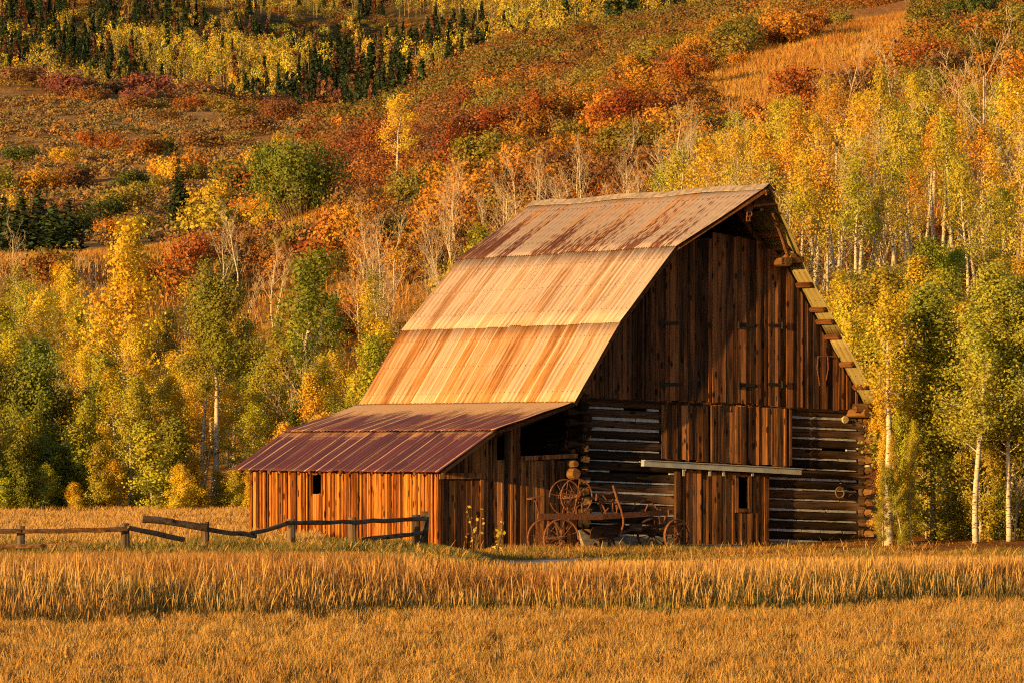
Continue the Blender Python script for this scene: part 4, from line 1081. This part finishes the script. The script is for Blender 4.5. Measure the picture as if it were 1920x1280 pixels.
for X, Y, px in scatter(30, -60, 720, 268, 315, 2.4, 14):
    if random.random() < .4:
        plant('bare', X, Y, random.uniform(4, 6), YELL, 'bare_tree', 'leafless tree', bark='bark_bare')
    elif not (px < 720 and Y > 285):
        plant('oak', X, Y, random.uniform(1.8, 2.8), jitter(random.choice([ORNG, RUST, BROWN, OLIVE, GOLD])), 'oak_shrub', 'oak shrub', 'shrub', bark='bark_brown')
for X, Y, px in scatter(24, -60, 330, 236, 292, 1.9, 55):
    c = random.choice([GOLD, (.46, .25, .03), YELL, YGRN, OLIVE, YGRN])
    row = random.uniform(478, 570); h = HC + (YH - row) / FOC * Y - gz(X, Y)
    if h > 2: plant(random.choice(['aspen', 'thin', 'sparse', 'aspen']), X, Y, min(h, 7.5), jitter(c), 'aspen_tree', 'aspen', wid=random.uniform(.9, 1.2))
for px, Y, yt, i in ((8, 385, 372, 0), (72, 384, 356, 2), (128, 390, 374, 1)):
    hero('spruce', px, Y, yt, SPR, 'spruce_tree', 'tree', ('bushy dark spruce cut by the left edge of the photo', 'tallest of the dark spruces behind the left end of the spur', 'rightmost of the dark spruces behind the left end of the spur')[(8, 72, 128).index(px)], 'tree', 1.7, i)
# ---- behind the roof
for X, Y, px in scatter(40, 660, 1260, 186, 250, 2.0, 15):
    top = 520 if px < 900 else 480
    c = random.choice([GOLD, YELL, YGRN, YELL])
    plant(random.choice(['aspen', 'aspen', 'young', 'thin']), X, Y, random.uniform(4.2, 6.4), jitter(c), 'aspen_tree', 'aspen', wid=random.uniform(.9, 1.2))
for X, Y, px in scatter(38, 700, 1290, 252, 330, 2.4, 16):
    plant('bare', X, Y, random.uniform(4.5, 6.8), YELL, 'bare_tree', 'leafless tree', bark='bark_bare')
for X, Y, px in scatter(34, 640, 1300, 250, 345, 2.6, 17):
    plant(random.choice(['oak', 'twiggy']), X, Y, random.uniform(1.8, 3.2), jitter(random.choice([RUST, ORNG, BROWN, RUST])), 'oak_shrub', 'oak shrub', 'shrub', bark='bark_brown')
# ---- right of the barn: leafy front row by the track
def lit_row(n, Ya, Yb, mind, seed, m_):
    out = []
    for X, Y, px in scatter(n * 6, 1640, 2010, Ya, Yb, mind, seed):
        u = (X - C0[0]) * UX[0] + (Y - C0[1]) * UX[1]; v = (X - C0[0]) * VX[0] + (Y - C0[1]) * VX[1]
        if px > 1655 + m_ * 40 and u > 10.1 + m_ and v < (u - 10) * .176 - .75 - m_ and track_dist(np.array([X]), np.array([Y]))[0] > 1.75: out.append((X, Y, px))
    return out[:n]
for X, Y, px in lit_row(36, 150.6, 165, .62, 18, .3):
    c = random.choice([YGRN, YELL, YELL, YGRN, (.33, .27, .035), GREEN])
    plant('near', X, Y, random.uniform(5.2, 7.8) if px > 1705 else random.uniform(3.2, 5.0), jitter(c), 'aspen_tree', 'leafy aspen', wid=random.uniform(.9, 1.2))
for X, Y, px in scatter(34, 1560, 2010, 178, 206, 1.6, 18):
    c = random.choice([YGRN, YGRN, YELL, GOLD, YELL, GREEN])
    plant(random.choice(['aspen', 'aspen', 'aspen', 'broad']), X, Y, random.uniform(4.6, 6.4), jitter(c), 'aspen_tree', 'leafy aspen', wid=random.uniform(.95, 1.3))
for X, Y, px in lit_row(16, 150.3, 160, .5, 19, .1):
    if random.random() < .45: plant('bare', X, Y, random.uniform(1.6, 3.0), YELL, 'bare_tree', 'leafless sapling', bark='bark_bare')
    else: plant('young', X, Y, random.uniform(1.2, 3.0), jitter(random.choice([YGRN, YELL, GREEN])), 'young_aspen', 'bushy sapling', wid=1.1)
random.seed(91)
for px, Y, h in ((1662, 150.6, 4.6), (1672, 149.6, 3.2), (1684, 150.8, 5.4), (1698, 150.9, 6.0), (1655, 149.0, 2.0), (1707, 149.8, 3.6), (1690, 149.2, 2.4)):
    plant('near', X_of(px, Y), Y, h, jitter(random.choice([YELL, YGRN, GOLD, (.36, .29, .035)])), 'aspen_tree', 'leafy aspen', wid=.62 if h > 3 else .9)
# slope above: slim white trunks over an orange understorey
for X, Y, px in scatter(112, 1240, 2010, 203, 264, 1.25, 20):
    c = random.choice([GOLD, YELL, YELL, YGRN, YGRN, YELL, (.46, .27, .03)])
    k = random.choice(['thin', 'thin', 'pole', 'pole', 'pole', 'sparse', 'bare'])
    plant(k, X, Y, random.uniform(7.2, 9.8), jitter(c), 'aspen_tree' if k != 'bare' else 'bare_tree', 'slim aspen' if k != 'bare' else 'slim leafless tree', wid=random.uniform(.8, 1.1), bark='bark')
for X, Y, px in scatter(36, 1300, 2010, 262, 310, 2.0, 21):
    c = random.choice([GOLD, YELL, YGRN, (.46, .26, .03)])
    plant(random.choice(['thin', 'aspen', 'sparse']), X, Y, random.uniform(4.5, 6.6), jitter(c), 'aspen_tree', 'slim aspen', wid=random.uniform(.9, 1.2))
for X, Y, px in scatter(40, 1420, 2010, 196, 270, 1.8, 22):
    plant(random.choice(['oak', 'oak', 'twiggy']), X, Y, random.uniform(1.4, 2.6), jitter(random.choice([RUST, ORNG, RUST, BROWN, YGRN if Y < 205 else RED])), 'oak_shrub', 'oak shrub', 'shrub', bark='bark_brown')
# ---- oak brush on the spur, leaving the grass lanes open
def grassy(px, py, hp=0):
    if 705 < px < 775 and 290 < py < 420: return True
    edge = np.interp(px, [0, 270, 450, 560, 740, 860], [470, 455, 412, 378, 318, 275])
    if px < 760 and edge - 4 < py < edge + 26 + hp: return True
    lane = np.interp(px, [1340, 1450, 1560, 1700, 1800], [150, 118, 75, 30, 0])
    return 1330 < px < 1720 and lane - 10 < py < lane + 105
cnt = 0
for X, Y, px in scatter(330, -120, 2040, 315, 480, 2.9, 23):
    z = gz(X, Y); py = YH - (z - HC) / Y * FOC
    if grassy(px, py, 55) or cnt > 118: continue
    cnt += 1
    hot = fbm(np.array(X / 18), np.array(Y / 30))
    c = random.choice([RUST, ORNG, RUST, RED]) if hot > .5 else random.choice([ORNG, BROWN, OLIVE, ORNG])
    if px < 640: c = random.choice([ORNG, RUST, ORNG, OLIVE])
    if px > 1500 and py < 130: c = random.choice([OLIVE, OLIVE, RUST, DGREEN])
    plant('oak', X, Y, random.uniform(2.2, 3.9), jitter(c), 'oak_shrub', 'oak shrub', 'shrub', bark='bark_brown', wid=random.uniform(.9, 1.35))

# ---- the middle distance: individual brush clumps, then the far wood
def screen_scatter(n, px0, px1, Ya, Yb, seed, ybias=.5):
    random.seed(seed); out = []
    for i in range(n):
        px = random.uniform(px0, px1); Y = Ya + (Yb - Ya) * random.random() ** ybias
        out.append((X_of(px, Y), Y, px))
    return out
# shrubs in the hollow behind the spur at the left (rows 300-400)
k = 0
for X, Y, px in screen_scatter(46, -40, 780, 560, 860, 31, 1.0):
    c = random.choice([OLIVE, BROWN, ORNG, DGREEN, YELL, RUST]) if px < 520 else random.choice([RUST, RED, (.15, .05, .018), (.14, .06, .025)])  # darkest red-browns on the right carry the valley's shade in their colour
    plant('brush', X, Y, random.uniform(2.6, 4.6), jitter(c), 'oak_shrub', 'brush clump', 'shrub', wid=random.uniform(.9, 1.3))
for X, Y, px in screen_scatter(46, -40, 620, 860, 1380, 32, 1.0):
    if fbm(np.array(X / 60), np.array(Y / 120)) < .47: continue
    plant('brush', X, Y, random.uniform(2.6, 5.0), jitter(random.choice([BROWN, RUST, BROWN, OLIVE, RED])), 'oak_shrub', 'brush clump', 'shrub', wid=random.uniform(1.0, 1.6))
for X, Y, px in screen_scatter(20, -40, 560, 1330, 1450, 33, 1.0):
    plant('brush', X, Y, random.uniform(4, 6.5), jitter(random.choice([BROWN, (.22, .08, .06), BROWN])), 'oak_shrub', 'brush clump', 'shrub', wid=1.4)

# merged far growth
def merge(templates, places, name, mat, label, cat, smooth=False):
    """places: (X, Y, Z, scale, width, rz, template, colour)"""
    VV, QQ, CC, RR = [], [], [], []; base = 0
    for X, Y, Z, s, wd, a, ti, c in places:
        V, q, tint_w = templates[ti]
        ca, sa = math.cos(a), math.sin(a)
        P = np.empty_like(V); P[:, 0] = (V[:, 0] * ca - V[:, 1] * sa) * s * wd + X; P[:, 1] = (V[:, 0] * sa + V[:, 1] * ca) * s * wd + Y; P[:, 2] = V[:, 2] * s + Z
        VV.append(P); QQ.append(q + base); base += len(V)
        n = len(q); r_ = rng.random(n); col = np.array(c)[None, :] * (.8 + .4 * r_[:, None])
        col = np.where(tint_w[:, None] > .5, np.array([[.42, .34, .25]]), col)
        CC.append(col)
    o = link(name, make_mesh(name, np.concatenate(VV), np.concatenate(QQ), fcol=np.concatenate(CC)), mat)
    tag(o, label, cat, kind='stuff'); return o
def mesh_arrays(me):
    V = np.empty(len(me.vertices) * 3, np.float32); me.vertices.foreach_get('co', V)
    q = np.empty(len(me.loops), np.int32); me.loops.foreach_get('vertex_index', q)
    return V.reshape(-1, 3).astype(float), q.reshape(-1, 4)
def T_crown(me):
    V, q = mesh_arrays(me); return V, q, np.zeros(len(q))
def far_aspen(seed):
    random.seed(seed); r = np.random.default_rng(seed)
    C = []
    for k in range(16):
        z = random.uniform(.40, 1.0); rad = .17 * math.sin(math.pi * min(1, max(0.08, (1.04 - z) / .62)) ** .7); a = random.random() * 6.28
        C.append(np.array([math.cos(a) * rad, math.sin(a) * rad, z]) + r.normal(size=(12, 3)) * np.array([.04, .04, .05]))
    C = np.concatenate(C); V, q = leaf_quads(C, .027, nrm=(C - np.array([0, 0, .6])) * np.array([5, 5, 1.5]) + r.normal(size=C.shape) * .45); w = np.zeros(len(q))
    t = .012; tv = np.array([[-t, 0, -.05], [t, 0, -.05], [t * .6, 0, .8], [-t * .6, 0, .8], [0, -t, -.05], [0, t, -.05], [0, t * .6, .8], [0, -t * .6, .8]])
    return np.concatenate([V, tv]), np.concatenate([q, np.array([[0, 1, 2, 3], [4, 5, 6, 7]]) + len(V)]), np.concatenate([w, [1, 1]])
TA = [far_aspen(i) for i in range(6)]
TB = [T_crown(shrub(850 + i, 2.4, 2.8, 50, 9, .15, .28, False)[1]) for i in range(4)] + [T_crown(shrub(860 + i, 2.4, 2.8, 70, 15, .095, .26, False)[1]) for i in range(3)]
TS = [T_crown(LIB['spruce_far'][i][1]) for i in range(3)]
TSAGE = [T_crown(shrub(870 + i, .9, .9, 20, 5, .15, .16, False)[1]) for i in range(3)]
TOAK = [T_crown(shrub(880 + i, 1.9, 3.0, 80, 10, .13, .26, False)[1]) for i in range(4)]
# sagebrush on the open hill
pl = []
for X, Y, px in screen_scatter(6000, -120, 760, 560, 1440, 41, .75):
    n = fbm(np.array(X / 25), np.array(Y / 60))
    if random.random() > (n - .25) * 2.4: continue
    c = random.choice([(.24, .16, .07), (.30, .19, .06), (.19, .12, .055), (.36, .18, .045), (.16, .14, .05)])
    pl.append((X, Y, gz(X, Y), random.uniform(.6, 1.5), random.uniform(1, 1.5), random.random() * 6.28, random.randrange(3), c))
merge(TSAGE, pl, 'sagebrush', M['leaf_far'], 'low sagebrush dotted all over the open brown hill at the left', 'sagebrush')
# rest of the oak brush on the near spur
pl = []
for X, Y, px in screen_scatter(1300, -150, 2060, 312, 500, 42, .9):
    z = gz(X, Y); py = YH - (z - HC) / Y * FOC
    if grassy(px, py, 30): continue
    hot = fbm(np.array(X / 18), np.array(Y / 30))
    c = random.choice([RUST, ORNG, RUST, RED, BROWN]) if hot > .5 else random.choice([ORNG, BROWN, OLIVE, RUST])
    if px > 1500 and py < 130: c = random.choice([OLIVE, OLIVE, RUST])
    pl.append((X, Y, z, random.uniform(.35, .95), random.uniform(.9, 1.3), random.random() * 6.28, random.randrange(4), jitter(c)))
merge(TOAK, pl, 'oak_brush', M['leaf_far'], 'thick low orange and rust oak brush carpeting the near spur', 'oak brush')
# brush hill between the spur and the far wood
pl = []
for X, Y, px in screen_scatter(3000, 600, 2060, 600, 1500, 43, .8):
    n = fbm(np.array(X / 40 + 4), np.array(Y / 70))
    c = random.choice([OLIVE, OLIVE, (.17, .13, .03), BROWN, RUST, (.14, .12, .03)]) if n > .5 or Y > 1000 and random.random() < .6 else random.choice([RUST, BROWN, ORNG, RUST, OLIVE, (.15, .07, .02)])
    if 880 < Y < 1500: c = tuple(x * .78 for x in c)  # shade of the slope facing away, put into the brush colour
    if px < 900 and Y < 850: c = random.choice([RUST, (.15, .04, .015), (.2, .06, .018), BROWN, (.12, .05, .025)])  # terrain shadow in the valley, painted as darker red-brown brush
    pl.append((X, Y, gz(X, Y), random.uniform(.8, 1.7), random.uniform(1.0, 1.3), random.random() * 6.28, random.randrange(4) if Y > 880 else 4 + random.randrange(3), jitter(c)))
for X, Y, px in screen_scatter(420, 380, 1000, 1280, 1600, 44, 1.0):
    pl.append((X, Y, gz(X, Y), random.uniform(.9, 1.8), 1.2, random.random() * 6.28, random.randrange(4), jitter(random.choice([BROWN, OLIVE, RUST]))))
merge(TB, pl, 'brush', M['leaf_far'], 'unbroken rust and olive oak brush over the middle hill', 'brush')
# far wood
asp, con, und = [], [], []
singles = []
for X, Y, px in screen_scatter(15000, -120, 2060, 1560, 4700, 45, 1.1):
    z = gz(X, Y); py = YH - (z - HC) / Y * FOC
    stand = fbm(np.array(px / 170 + py / 90), np.array(py / 46 + 7.7), 3)
    pine = fbm(np.array(px / 120 + 51), np.array(py / 60 + 3), 3) + (.12 if 560 < px < 980 and 90 < py < 220 else 0) + (.05 if px > 480 and py < 40 else 0)
    s = random.uniform(.5, 1.35)
    if (pine > .56 and random.random() < .75) or random.random() < .07:
        c = jitter(SPR, .3) if random.random() < .8 else jitter((.13, .06, .035), .3)
        if len(singles) < 4000: singles.append((Y, X, z, s, c))
    elif stand > .46 and random.random() < .66:
        c = jitter(random.choice([YELL, GOLD, YGRN, OLIVE, (.30, .19, .035), (.27, .21, .035), OLIVE]), .25)
        asp.append((X, Y, z, random.uniform(10, 17), random.uniform(.65, 1.1), random.random() * 6.28, random.randrange(6), c))
    else:
        c = jitter(random.choice([OLIVE, (.14, .11, .03), BROWN, YGRN, RUST]), .3)
        und.append((X, Y, z, random.uniform(1.0, 2.4), random.uniform(1.0, 1.5), random.random() * 6.28, random.randrange(4), c))
singles.sort()
for i, (Y, X, z, s, c) in enumerate(singles):
    if i < 230:
        plant('spruce_far', X, Y, 13 * s, c, 'spruce_tree', 'far spruce', z=z, wid=random.uniform(.75, 1.3))
    else:
        con.append((X, Y, z, s, random.uniform(.75, 1.3), random.random() * 6.28, random.randrange(3), c))
merge(TA, asp, 'aspen_wood', M['leaf_far'], 'far yellow aspen wood streaked across the high mountainside', 'wood')
merge(TS, con, 'conifer_wood', M['leaf_far'], 'far dark conifer wood on the high mountainside', 'wood')
merge(TB, und, 'mountain_brush', M['leaf_far'], 'olive and brown brush between the trees of the high mountainside', 'brush')
print('far', len(asp), len(con), len(und))

# ------------------------------------------------------------------ grass
def blades(name, X, Y, Z, h, w, lean, col, label, cat, head=None, wind=(.22, .05)):
    n = len(X); az = rng.random(n) * 6.28
    wx, wy = np.cos(az) * w / 2, np.sin(az) * w / 2
    la = rng.random(n) * 6.28
    lx = np.cos(la) * lean + wind[0] * lean; ly = np.sin(la) * lean + wind[1] * lean
    B = np.stack([X, Y, Z], -1)
    def ring_(t, f):
        cx = X + lx * h * t * t; cy = Y + ly * h * t * t; cz = Z + h * t * (1 - .12 * lean * t)
        return np.stack([cx - wx * f, cy - wy * f, cz], -1), np.stack([cx + wx * f, cy + wy * f, cz], -1)
    r0 = ring_(0, 1.0); r1 = ring_(.45, .85)
    if head is None: r2 = ring_(.8, .5); r3 = ring_(1.0, .12)
    else:
        hf = np.where(rng.random(n) < head, 1.9, .5); r2 = ring_(.84, hf); r3 = ring_(1.0, .15)
    V = np.stack([r0[0], r0[1], r1[0], r1[1], r2[0], r2[1], r3[0], r3[1]], 1).reshape(-1, 3)
    b = np.arange(n)[:, None] * 8
    q = np.stack([b + np.array([0, 1, 3, 2]), b + np.array([2, 3, 5, 4]), b + np.array([4, 5, 7, 6])], 1).reshape(-1, 4)
    o = link(name, make_mesh(name, V, q, fcol=np.repeat(col, 3, axis=0)), M['grass'])
    tag(o, label, cat, kind='stuff'); return o
def rect(n, Ya, Yb, m=1.12, power=1.0, px0=None, px1=None):
    Y = Ya + (Yb - Ya) * rng.random(n) ** power
    a, b = (-1080, 1080) if px0 is None else ((px0 - 960) / m, (px1 - 960) / m)
    X = (a + (b - a) * rng.random(n)) * m / FOC * Y
    return X, Y
def mixcol(f, a, b): return np.array(a)[None] * (1 - f[:, None]) + np.array(b)[None] * f[:, None]
STRAW = (.55, .335, .095); STRAW2 = (.44, .225, .055); REDG = (.36, .155, .04); GRN = (.21, .20, .04); DGR = (.13, .14, .03)
def edgeY(X): return 90.5 + 2.6 * (fbm(X / 2.6, X * 0, 4) - .5) * 2 + X * .66
def keep(mask, *arrs): return [a[mask] for a in arrs]
def off_barn(X, Y):
    u = (X - C0[0]) * UX[0] + (Y - C0[1]) * UX[1]; v = (X - C0[0]) * VX[0] + (Y - C0[1]) * VX[1]
    return ~((u > -4.7) & (u < 9.9) & (v > -.25) & (v < 12))
# mown stubble
X, Y = rect(520000, 60, 99, power=.85); X, Y = keep(Y < edgeY(X) + .8, X, Y)
n = fbm(X / .24, Y / .9, 3) * .6 + fbm(X / 2.4, Y / 1.1, 3) * .4; big = fbm(X / 5 + 3, Y / 2.2, 3)
X, Y, n, big = keep(rng.random(len(X)) < .10 + (n - .38) * 3.6, X, Y, n, big)
f = np.clip(rng.random(len(X)) * .7 + (big - .5) * 1.6 + .1, 0, 1); col = mixcol(f, STRAW, STRAW2) * rng.uniform(.6, 1.25, (len(X), 1))
g = (rng.random(len(X)) < .05 + .5 * np.clip(big - .58, 0, 1)); col[g] = np.array(GRN) * rng.uniform(.7, 1.3, (g.sum(), 1))
blades('stubble_grass', X, Y, np.zeros(len(X)), rng.uniform(.06, .22, len(X)) * (.2 + 1.8 * n), .015, rng.uniform(.05, .6, len(X)), col, 'short mown golden stubble across the front of the field', 'stubble')
# lying cut stems
# tall grass
X, Y = rect(620000, 82, 142, power=1.2); d = Y - edgeY(X)
td = track_dist(X, Y)
X, Y, d = keep((d > 0) & (td > 1.25) & off_barn(X, Y), X, Y, d)
td = track_dist(X, Y)
n = fbm(X / 1.1, Y / 1.6, 3); big = fbm(X / 6 + 8, Y / 6, 3); pxx = 960 + FOC * X / Y
dens = (.35 + 1.0 * n) * np.clip(.15 + d * .25, 0, 1); behind = Y > 137
k = rng.random(len(X)) < dens; X, Y, d, n, big, pxx, td = keep(k, X, Y, d, n, big, pxx, td)
h = (.42 + .38 * n + .18 * rng.random(len(X))) * np.clip(.30 + d * .15, 0, 1) * rng.uniform(.7, 1.15, len(X))
h = h * np.clip(.25 + (td - 1.2) * .22, .2, 1)
row = np.interp(pxx, [0, 640, 760, 860, 1000, 1150, 1500, 1920], [1032, 1034, 1040, 1056, 1066, 1060, 1052, 1048]) + 14 * (rng.random(len(X)) - .35)
h = np.minimum(h, np.maximum(.05, HC - (row - YH) / FOC * Y))
f = rng.random(len(X)); col = mixcol(np.clip(f * .6 + (big - .5) * 2.2 + .25, 0, 1), STRAW, REDG)
green = rng.random(len(X)) < np.clip(.05 + np.clip((.50 + .05 * np.tanh(X / 4) - big) * 5 + .15, 0, .75) * (d < 8), 0, .7)
col[green] = mixcol(rng.random(green.sum()), GRN, DGR); h[green] *= .8
col *= rng.uniform(.5, 1.05, (len(X), 1))
blades_base = (X, Y, h, green, col)
SX, SY = rect(46000, 84, 138, power=1.15); sd = SY - edgeY(SX); std = track_dist(SX, SY)
SX, SY, sd, std = keep((sd > .6) & (std > 1.6) & off_barn(SX, SY) & (rng.random(len(SX)) < .25 + fbm(SX / 2.2, SY / 3, 3)), SX, SY, sd, std)
sp = 960 + FOC * SX / SY; srow = np.interp(sp, [0, 380, 640, 760, 860, 1000, 1150, 1500, 1920], [1030, 1030, 1030, 1030, 1040, 1051, 1046, 1040, 1036]) + 22 * rng.random(len(SX)) ** 1.5
shh = np.minimum(rng.uniform(.65, 1.1, len(SX)) * np.clip(.45 + sd * .12, 0, 1), np.maximum(.1, HC - (srow - YH) / FOC * SY))
scol = mixcol(np.clip(rng.random(len(SX)) * .8 + (fbm(SX / 6 + 8, SY / 6, 3) - .5) * 1.6, 0, 1), (.58, .36, .11), (.40, .19, .055)) * rng.uniform(.75, 1.2, (len(SX), 1))
blades('tall_stalks', SX, SY, np.zeros(len(SX)), shh, .0085, rng.uniform(.03, .3, len(SX)), scol, 'long pale seed stalks standing above the tall uncut grass', 'grass', head=.85)
blades('tall_grass', X, Y, np.zeros(len(X)), h, np.where(green, .011, .008), rng.uniform(.05, .38, len(X)), col, 'tall uncut golden and reddish grass between the stubble and the barn', 'grass', head=.55)
# green weeds in the fence line and by the lean-to
X, Y = rect(150000, 112, 142, px0=-100, px1=900, m=1.0); keepm = off_barn(X, Y) & (fbm(X / 2, Y / 2, 3) > .30) & (track_dist(X, Y) > 1.3); X, Y = keep(keepm, X, Y)
n = fbm(X / 1.3, Y / 1.3, 3); f = rng.random(len(X)); col = mixcol(f, (.085, .10, .022), GRN) * rng.uniform(.6, 1.2, (len(X), 1)); s = rng.random(len(X)) < .34; col[s] = mixcol(rng.random(s.sum()), STRAW, STRAW2)
blades('weeds', X, Y, np.zeros(len(X)), np.minimum((.3 + .55 * n) * rng.uniform(.5, 1.1, len(X)), np.maximum(.06, HC - (np.interp(960 + FOC * X / Y, [0, 380, 640, 760, 860, 900], [1000, 996, 1003, 1008, 1028, 1042]) - YH) / FOC * Y)), .018, rng.uniform(.1, .7, len(X)), col, 'rank green weeds along the old fence and the lean-to wall', 'weeds', head=.2)
# pale hay meadow beyond the fence
X, Y = rect(170000, 134, 206, px0=-150, px1=600, m=1.0, power=.8); X, Y = keep(off_barn(X, Y), X, Y)
n = fbm(X / 2, Y / 4, 3); col = mixcol(rng.random(len(X)), STRAW, (.45, .26, .10)) * rng.uniform(.7, 1.25, (len(X), 1))
blades('meadow_grass', X, Y, np.zeros(len(X)), (.35 + .45 * n) * rng.uniform(.6, 1.1, len(X)), .014, rng.uniform(.1, .5, len(X)), col, 'pale standing hay in the meadow behind the broken fence', 'grass', head=.7)
# short green grass between the track and the barn, and thin stalks on the far verge
X, Y = rect(120000, 134, 165, px0=820, px1=2050, m=1.0); td = track_dist(X, Y); X, Y, td = keep(off_barn(X, Y) & (td > 1.3) & (td < 15), X, Y, td)
col = mixcol(np.clip(rng.random(len(X)) * .8 + (fbm(X / 1.5, Y / 2.5, 3) - .5) * 2.5 + .2, 0, 1), GRN, STRAW2) * rng.uniform(.6, 1.2, (len(X), 1)); hh = rng.uniform(.05, .2, len(X)) * (.3 + 1.6 * fbm(X / 1.1, Y / 1.9, 3)); st = rng.random(len(X)) < .007; hh[st] = rng.uniform(.25, .45, st.sum()); col[st] = STRAW
blades('yard_grass', X, Y, np.zeros(len(X)), hh, .022, rng.uniform(.1, .7, len(X)), col, 'short green grass around the old machine and the barn front', 'grass')
# golden grass lanes on the spur
random.seed(77)
Y = rng.uniform(270, 500, 420000); pxr = rng.uniform(-100, 2050, 420000); X = (pxr - 960) / FOC * Y
Z = tz(X, Y); py = YH - (Z - HC) / Y * FOC
edge = np.interp(pxr, [0, 270, 450, 560, 740, 860], [470, 455, 412, 378, 318, 275]); lane = np.interp(pxr, [1340, 1450, 1560, 1700, 1800], [150, 118, 75, 30, 0])
gm = ((pxr < 800) & (py > edge - 14) & (py < edge + 40)) | ((pxr > 1310) & (pxr < 1760) & (py > lane - 30) & (py < lane + 120)) | (rng.random(len(X)) < .12)
X, Y, Z = keep(gm, X, Y, Z)
n = fbm(X / 3, Y / 6, 3); col = mixcol(np.clip(rng.random(len(X)) * .6 + (n - .4) * 1.6, 0, 1), (.56, .33, .07), (.42, .17, .035)) * rng.uniform(.6, 1.2, (len(X), 1))
blades('hill_grass', X, Y, Z - .03, (.4 + .6 * n) * rng.uniform(.6, 1.1, len(X)), .05, rng.uniform(.1, .5, len(X)), col, 'long golden grass on the open lanes of the near spur', 'grass')

# two leafy weeds in front of the lean-to door
for (px, py0, py1, Y, lab) in ((888, 1040, 948, 139.5, 'tall yellow-leaved weed in front of the lean-to door'), (928, 1042, 975, 139.0, 'shorter yellow-leaved weed right of the lean-to door')):
    b = Vector(at(px, py1, Y)); base = Vector((b.x, Y, 0)); r_ = empty('weed_plant', base, 0, lab, 'weed'); mb = MB(); C = []
    for k in range(4):
        a = random.random() * 6.28; tp_ = Vector((math.cos(a) * .25, math.sin(a) * .2, b.z * random.uniform(.75, 1)))
        pts = [Vector((0, 0, -.05)), tp_ * .5 + Vector((.05, 0, .05)), tp_]; mb.tube(pts, [.014, .011, .006], 5)
        for t in np.linspace(.35, 1, 8): C.append(tuple(pts[0].lerp(pts[2], t) + Vector((random.gauss(0, .06), random.gauss(0, .06), 0))))
    mb.build('stem', M['bark_brown'], r_)
    C = np.array(C); V, q = leaf_quads(C, .055); k = link('foliage', make_mesh('foliage', V, q, fattr={'rnd': rng.random(len(C)), 'clump': rng.random(len(C))}), M['leaf'], r_); k.color = (*YELL, 1)

# ------------------------------------------------------------------ labels for the plants
def zone(px, py, Y):
    if Y > 1500: return 'high on the mountainside'
    if Y > 850: return 'on the open brown hill' if px < 700 else 'on the middle hill'
    if Y > 520: return 'in the hollow behind the spur'
    if Y > 312: return 'on the spur left of the lone aspen' if px < 740 else ('on the spur above the roof' if px < 1330 else 'on the upper right spur')
    if px < 470: return 'in the left grove'
    if px < 720: return 'over the lean-to roof'
    if px < 1000: return 'left of the roof slope'
    if px < 1440: return 'above the roof ridge'
    if Y < 190: return 'by the track right of the barn'
    if px < 1660: return 'just right of the roof peak'
    return 'on the far right slope'
from collections import defaultdict
groups = defaultdict(list)
for p in PLANTS: groups[(zone(p[3], p[4], p[5]), p[2])].append(p)
for (zn, form), L in groups.items():
    hs = sorted(p[6] for p in L); lo, hi = hs[len(hs) // 3], hs[2 * len(hs) // 3]
    sub = defaultdict(list)
    for p in L:
        size = 'short' if p[6] < lo else ('tall' if p[6] > hi else 'medium')
        col = '' if 'leafless' in p[2] else p[1] + ' '
        sub[(size, col)].append(p)
    for (size, col), l2 in sub.items():
        l2.sort(key=lambda p: p[3]); n = len(l2)
        ordn = {1: ['']} 
        for i, p in enumerate(l2):
            if n == 1: w = f'{size} {col}{form} {zn}'
            elif n == 2: w = f'{size} {col}{form} {zn}, {"left" if i == 0 else "right"} one of two'
            elif n == 3: w = f'{size} {col}{form} {zn}, {("leftmost", "middle", "rightmost")[i]} of three'
            else:
                row = 'leftmost' if i == 0 else ('rightmost' if i == n - 1 else ('second from the left', 'third from the left', 'fourth from the left', 'fifth from the left', 'sixth from the left', 'seventh from the left', 'eighth from the left', 'ninth from the left', 'tenth from the left')[i - 1] if i <= 9 else None)
                if row is None:
                    j = n - i - 1; row = ('second', 'third', 'fourth', 'fifth', 'sixth', 'seventh', 'eighth', 'ninth', 'tenth', 'eleventh', 'twelfth', 'thirteenth', 'fourteenth', 'fifteenth', 'sixteenth', 'seventeenth', 'eighteenth', 'nineteenth', 'twentieth')[min(j, 19) - 1] + ' from the right'
                w = f'{size} {col}{form} {zn}, {row}'
            p[0]['label'] = w; p[0]['group'] = f'{form}s {zn}'
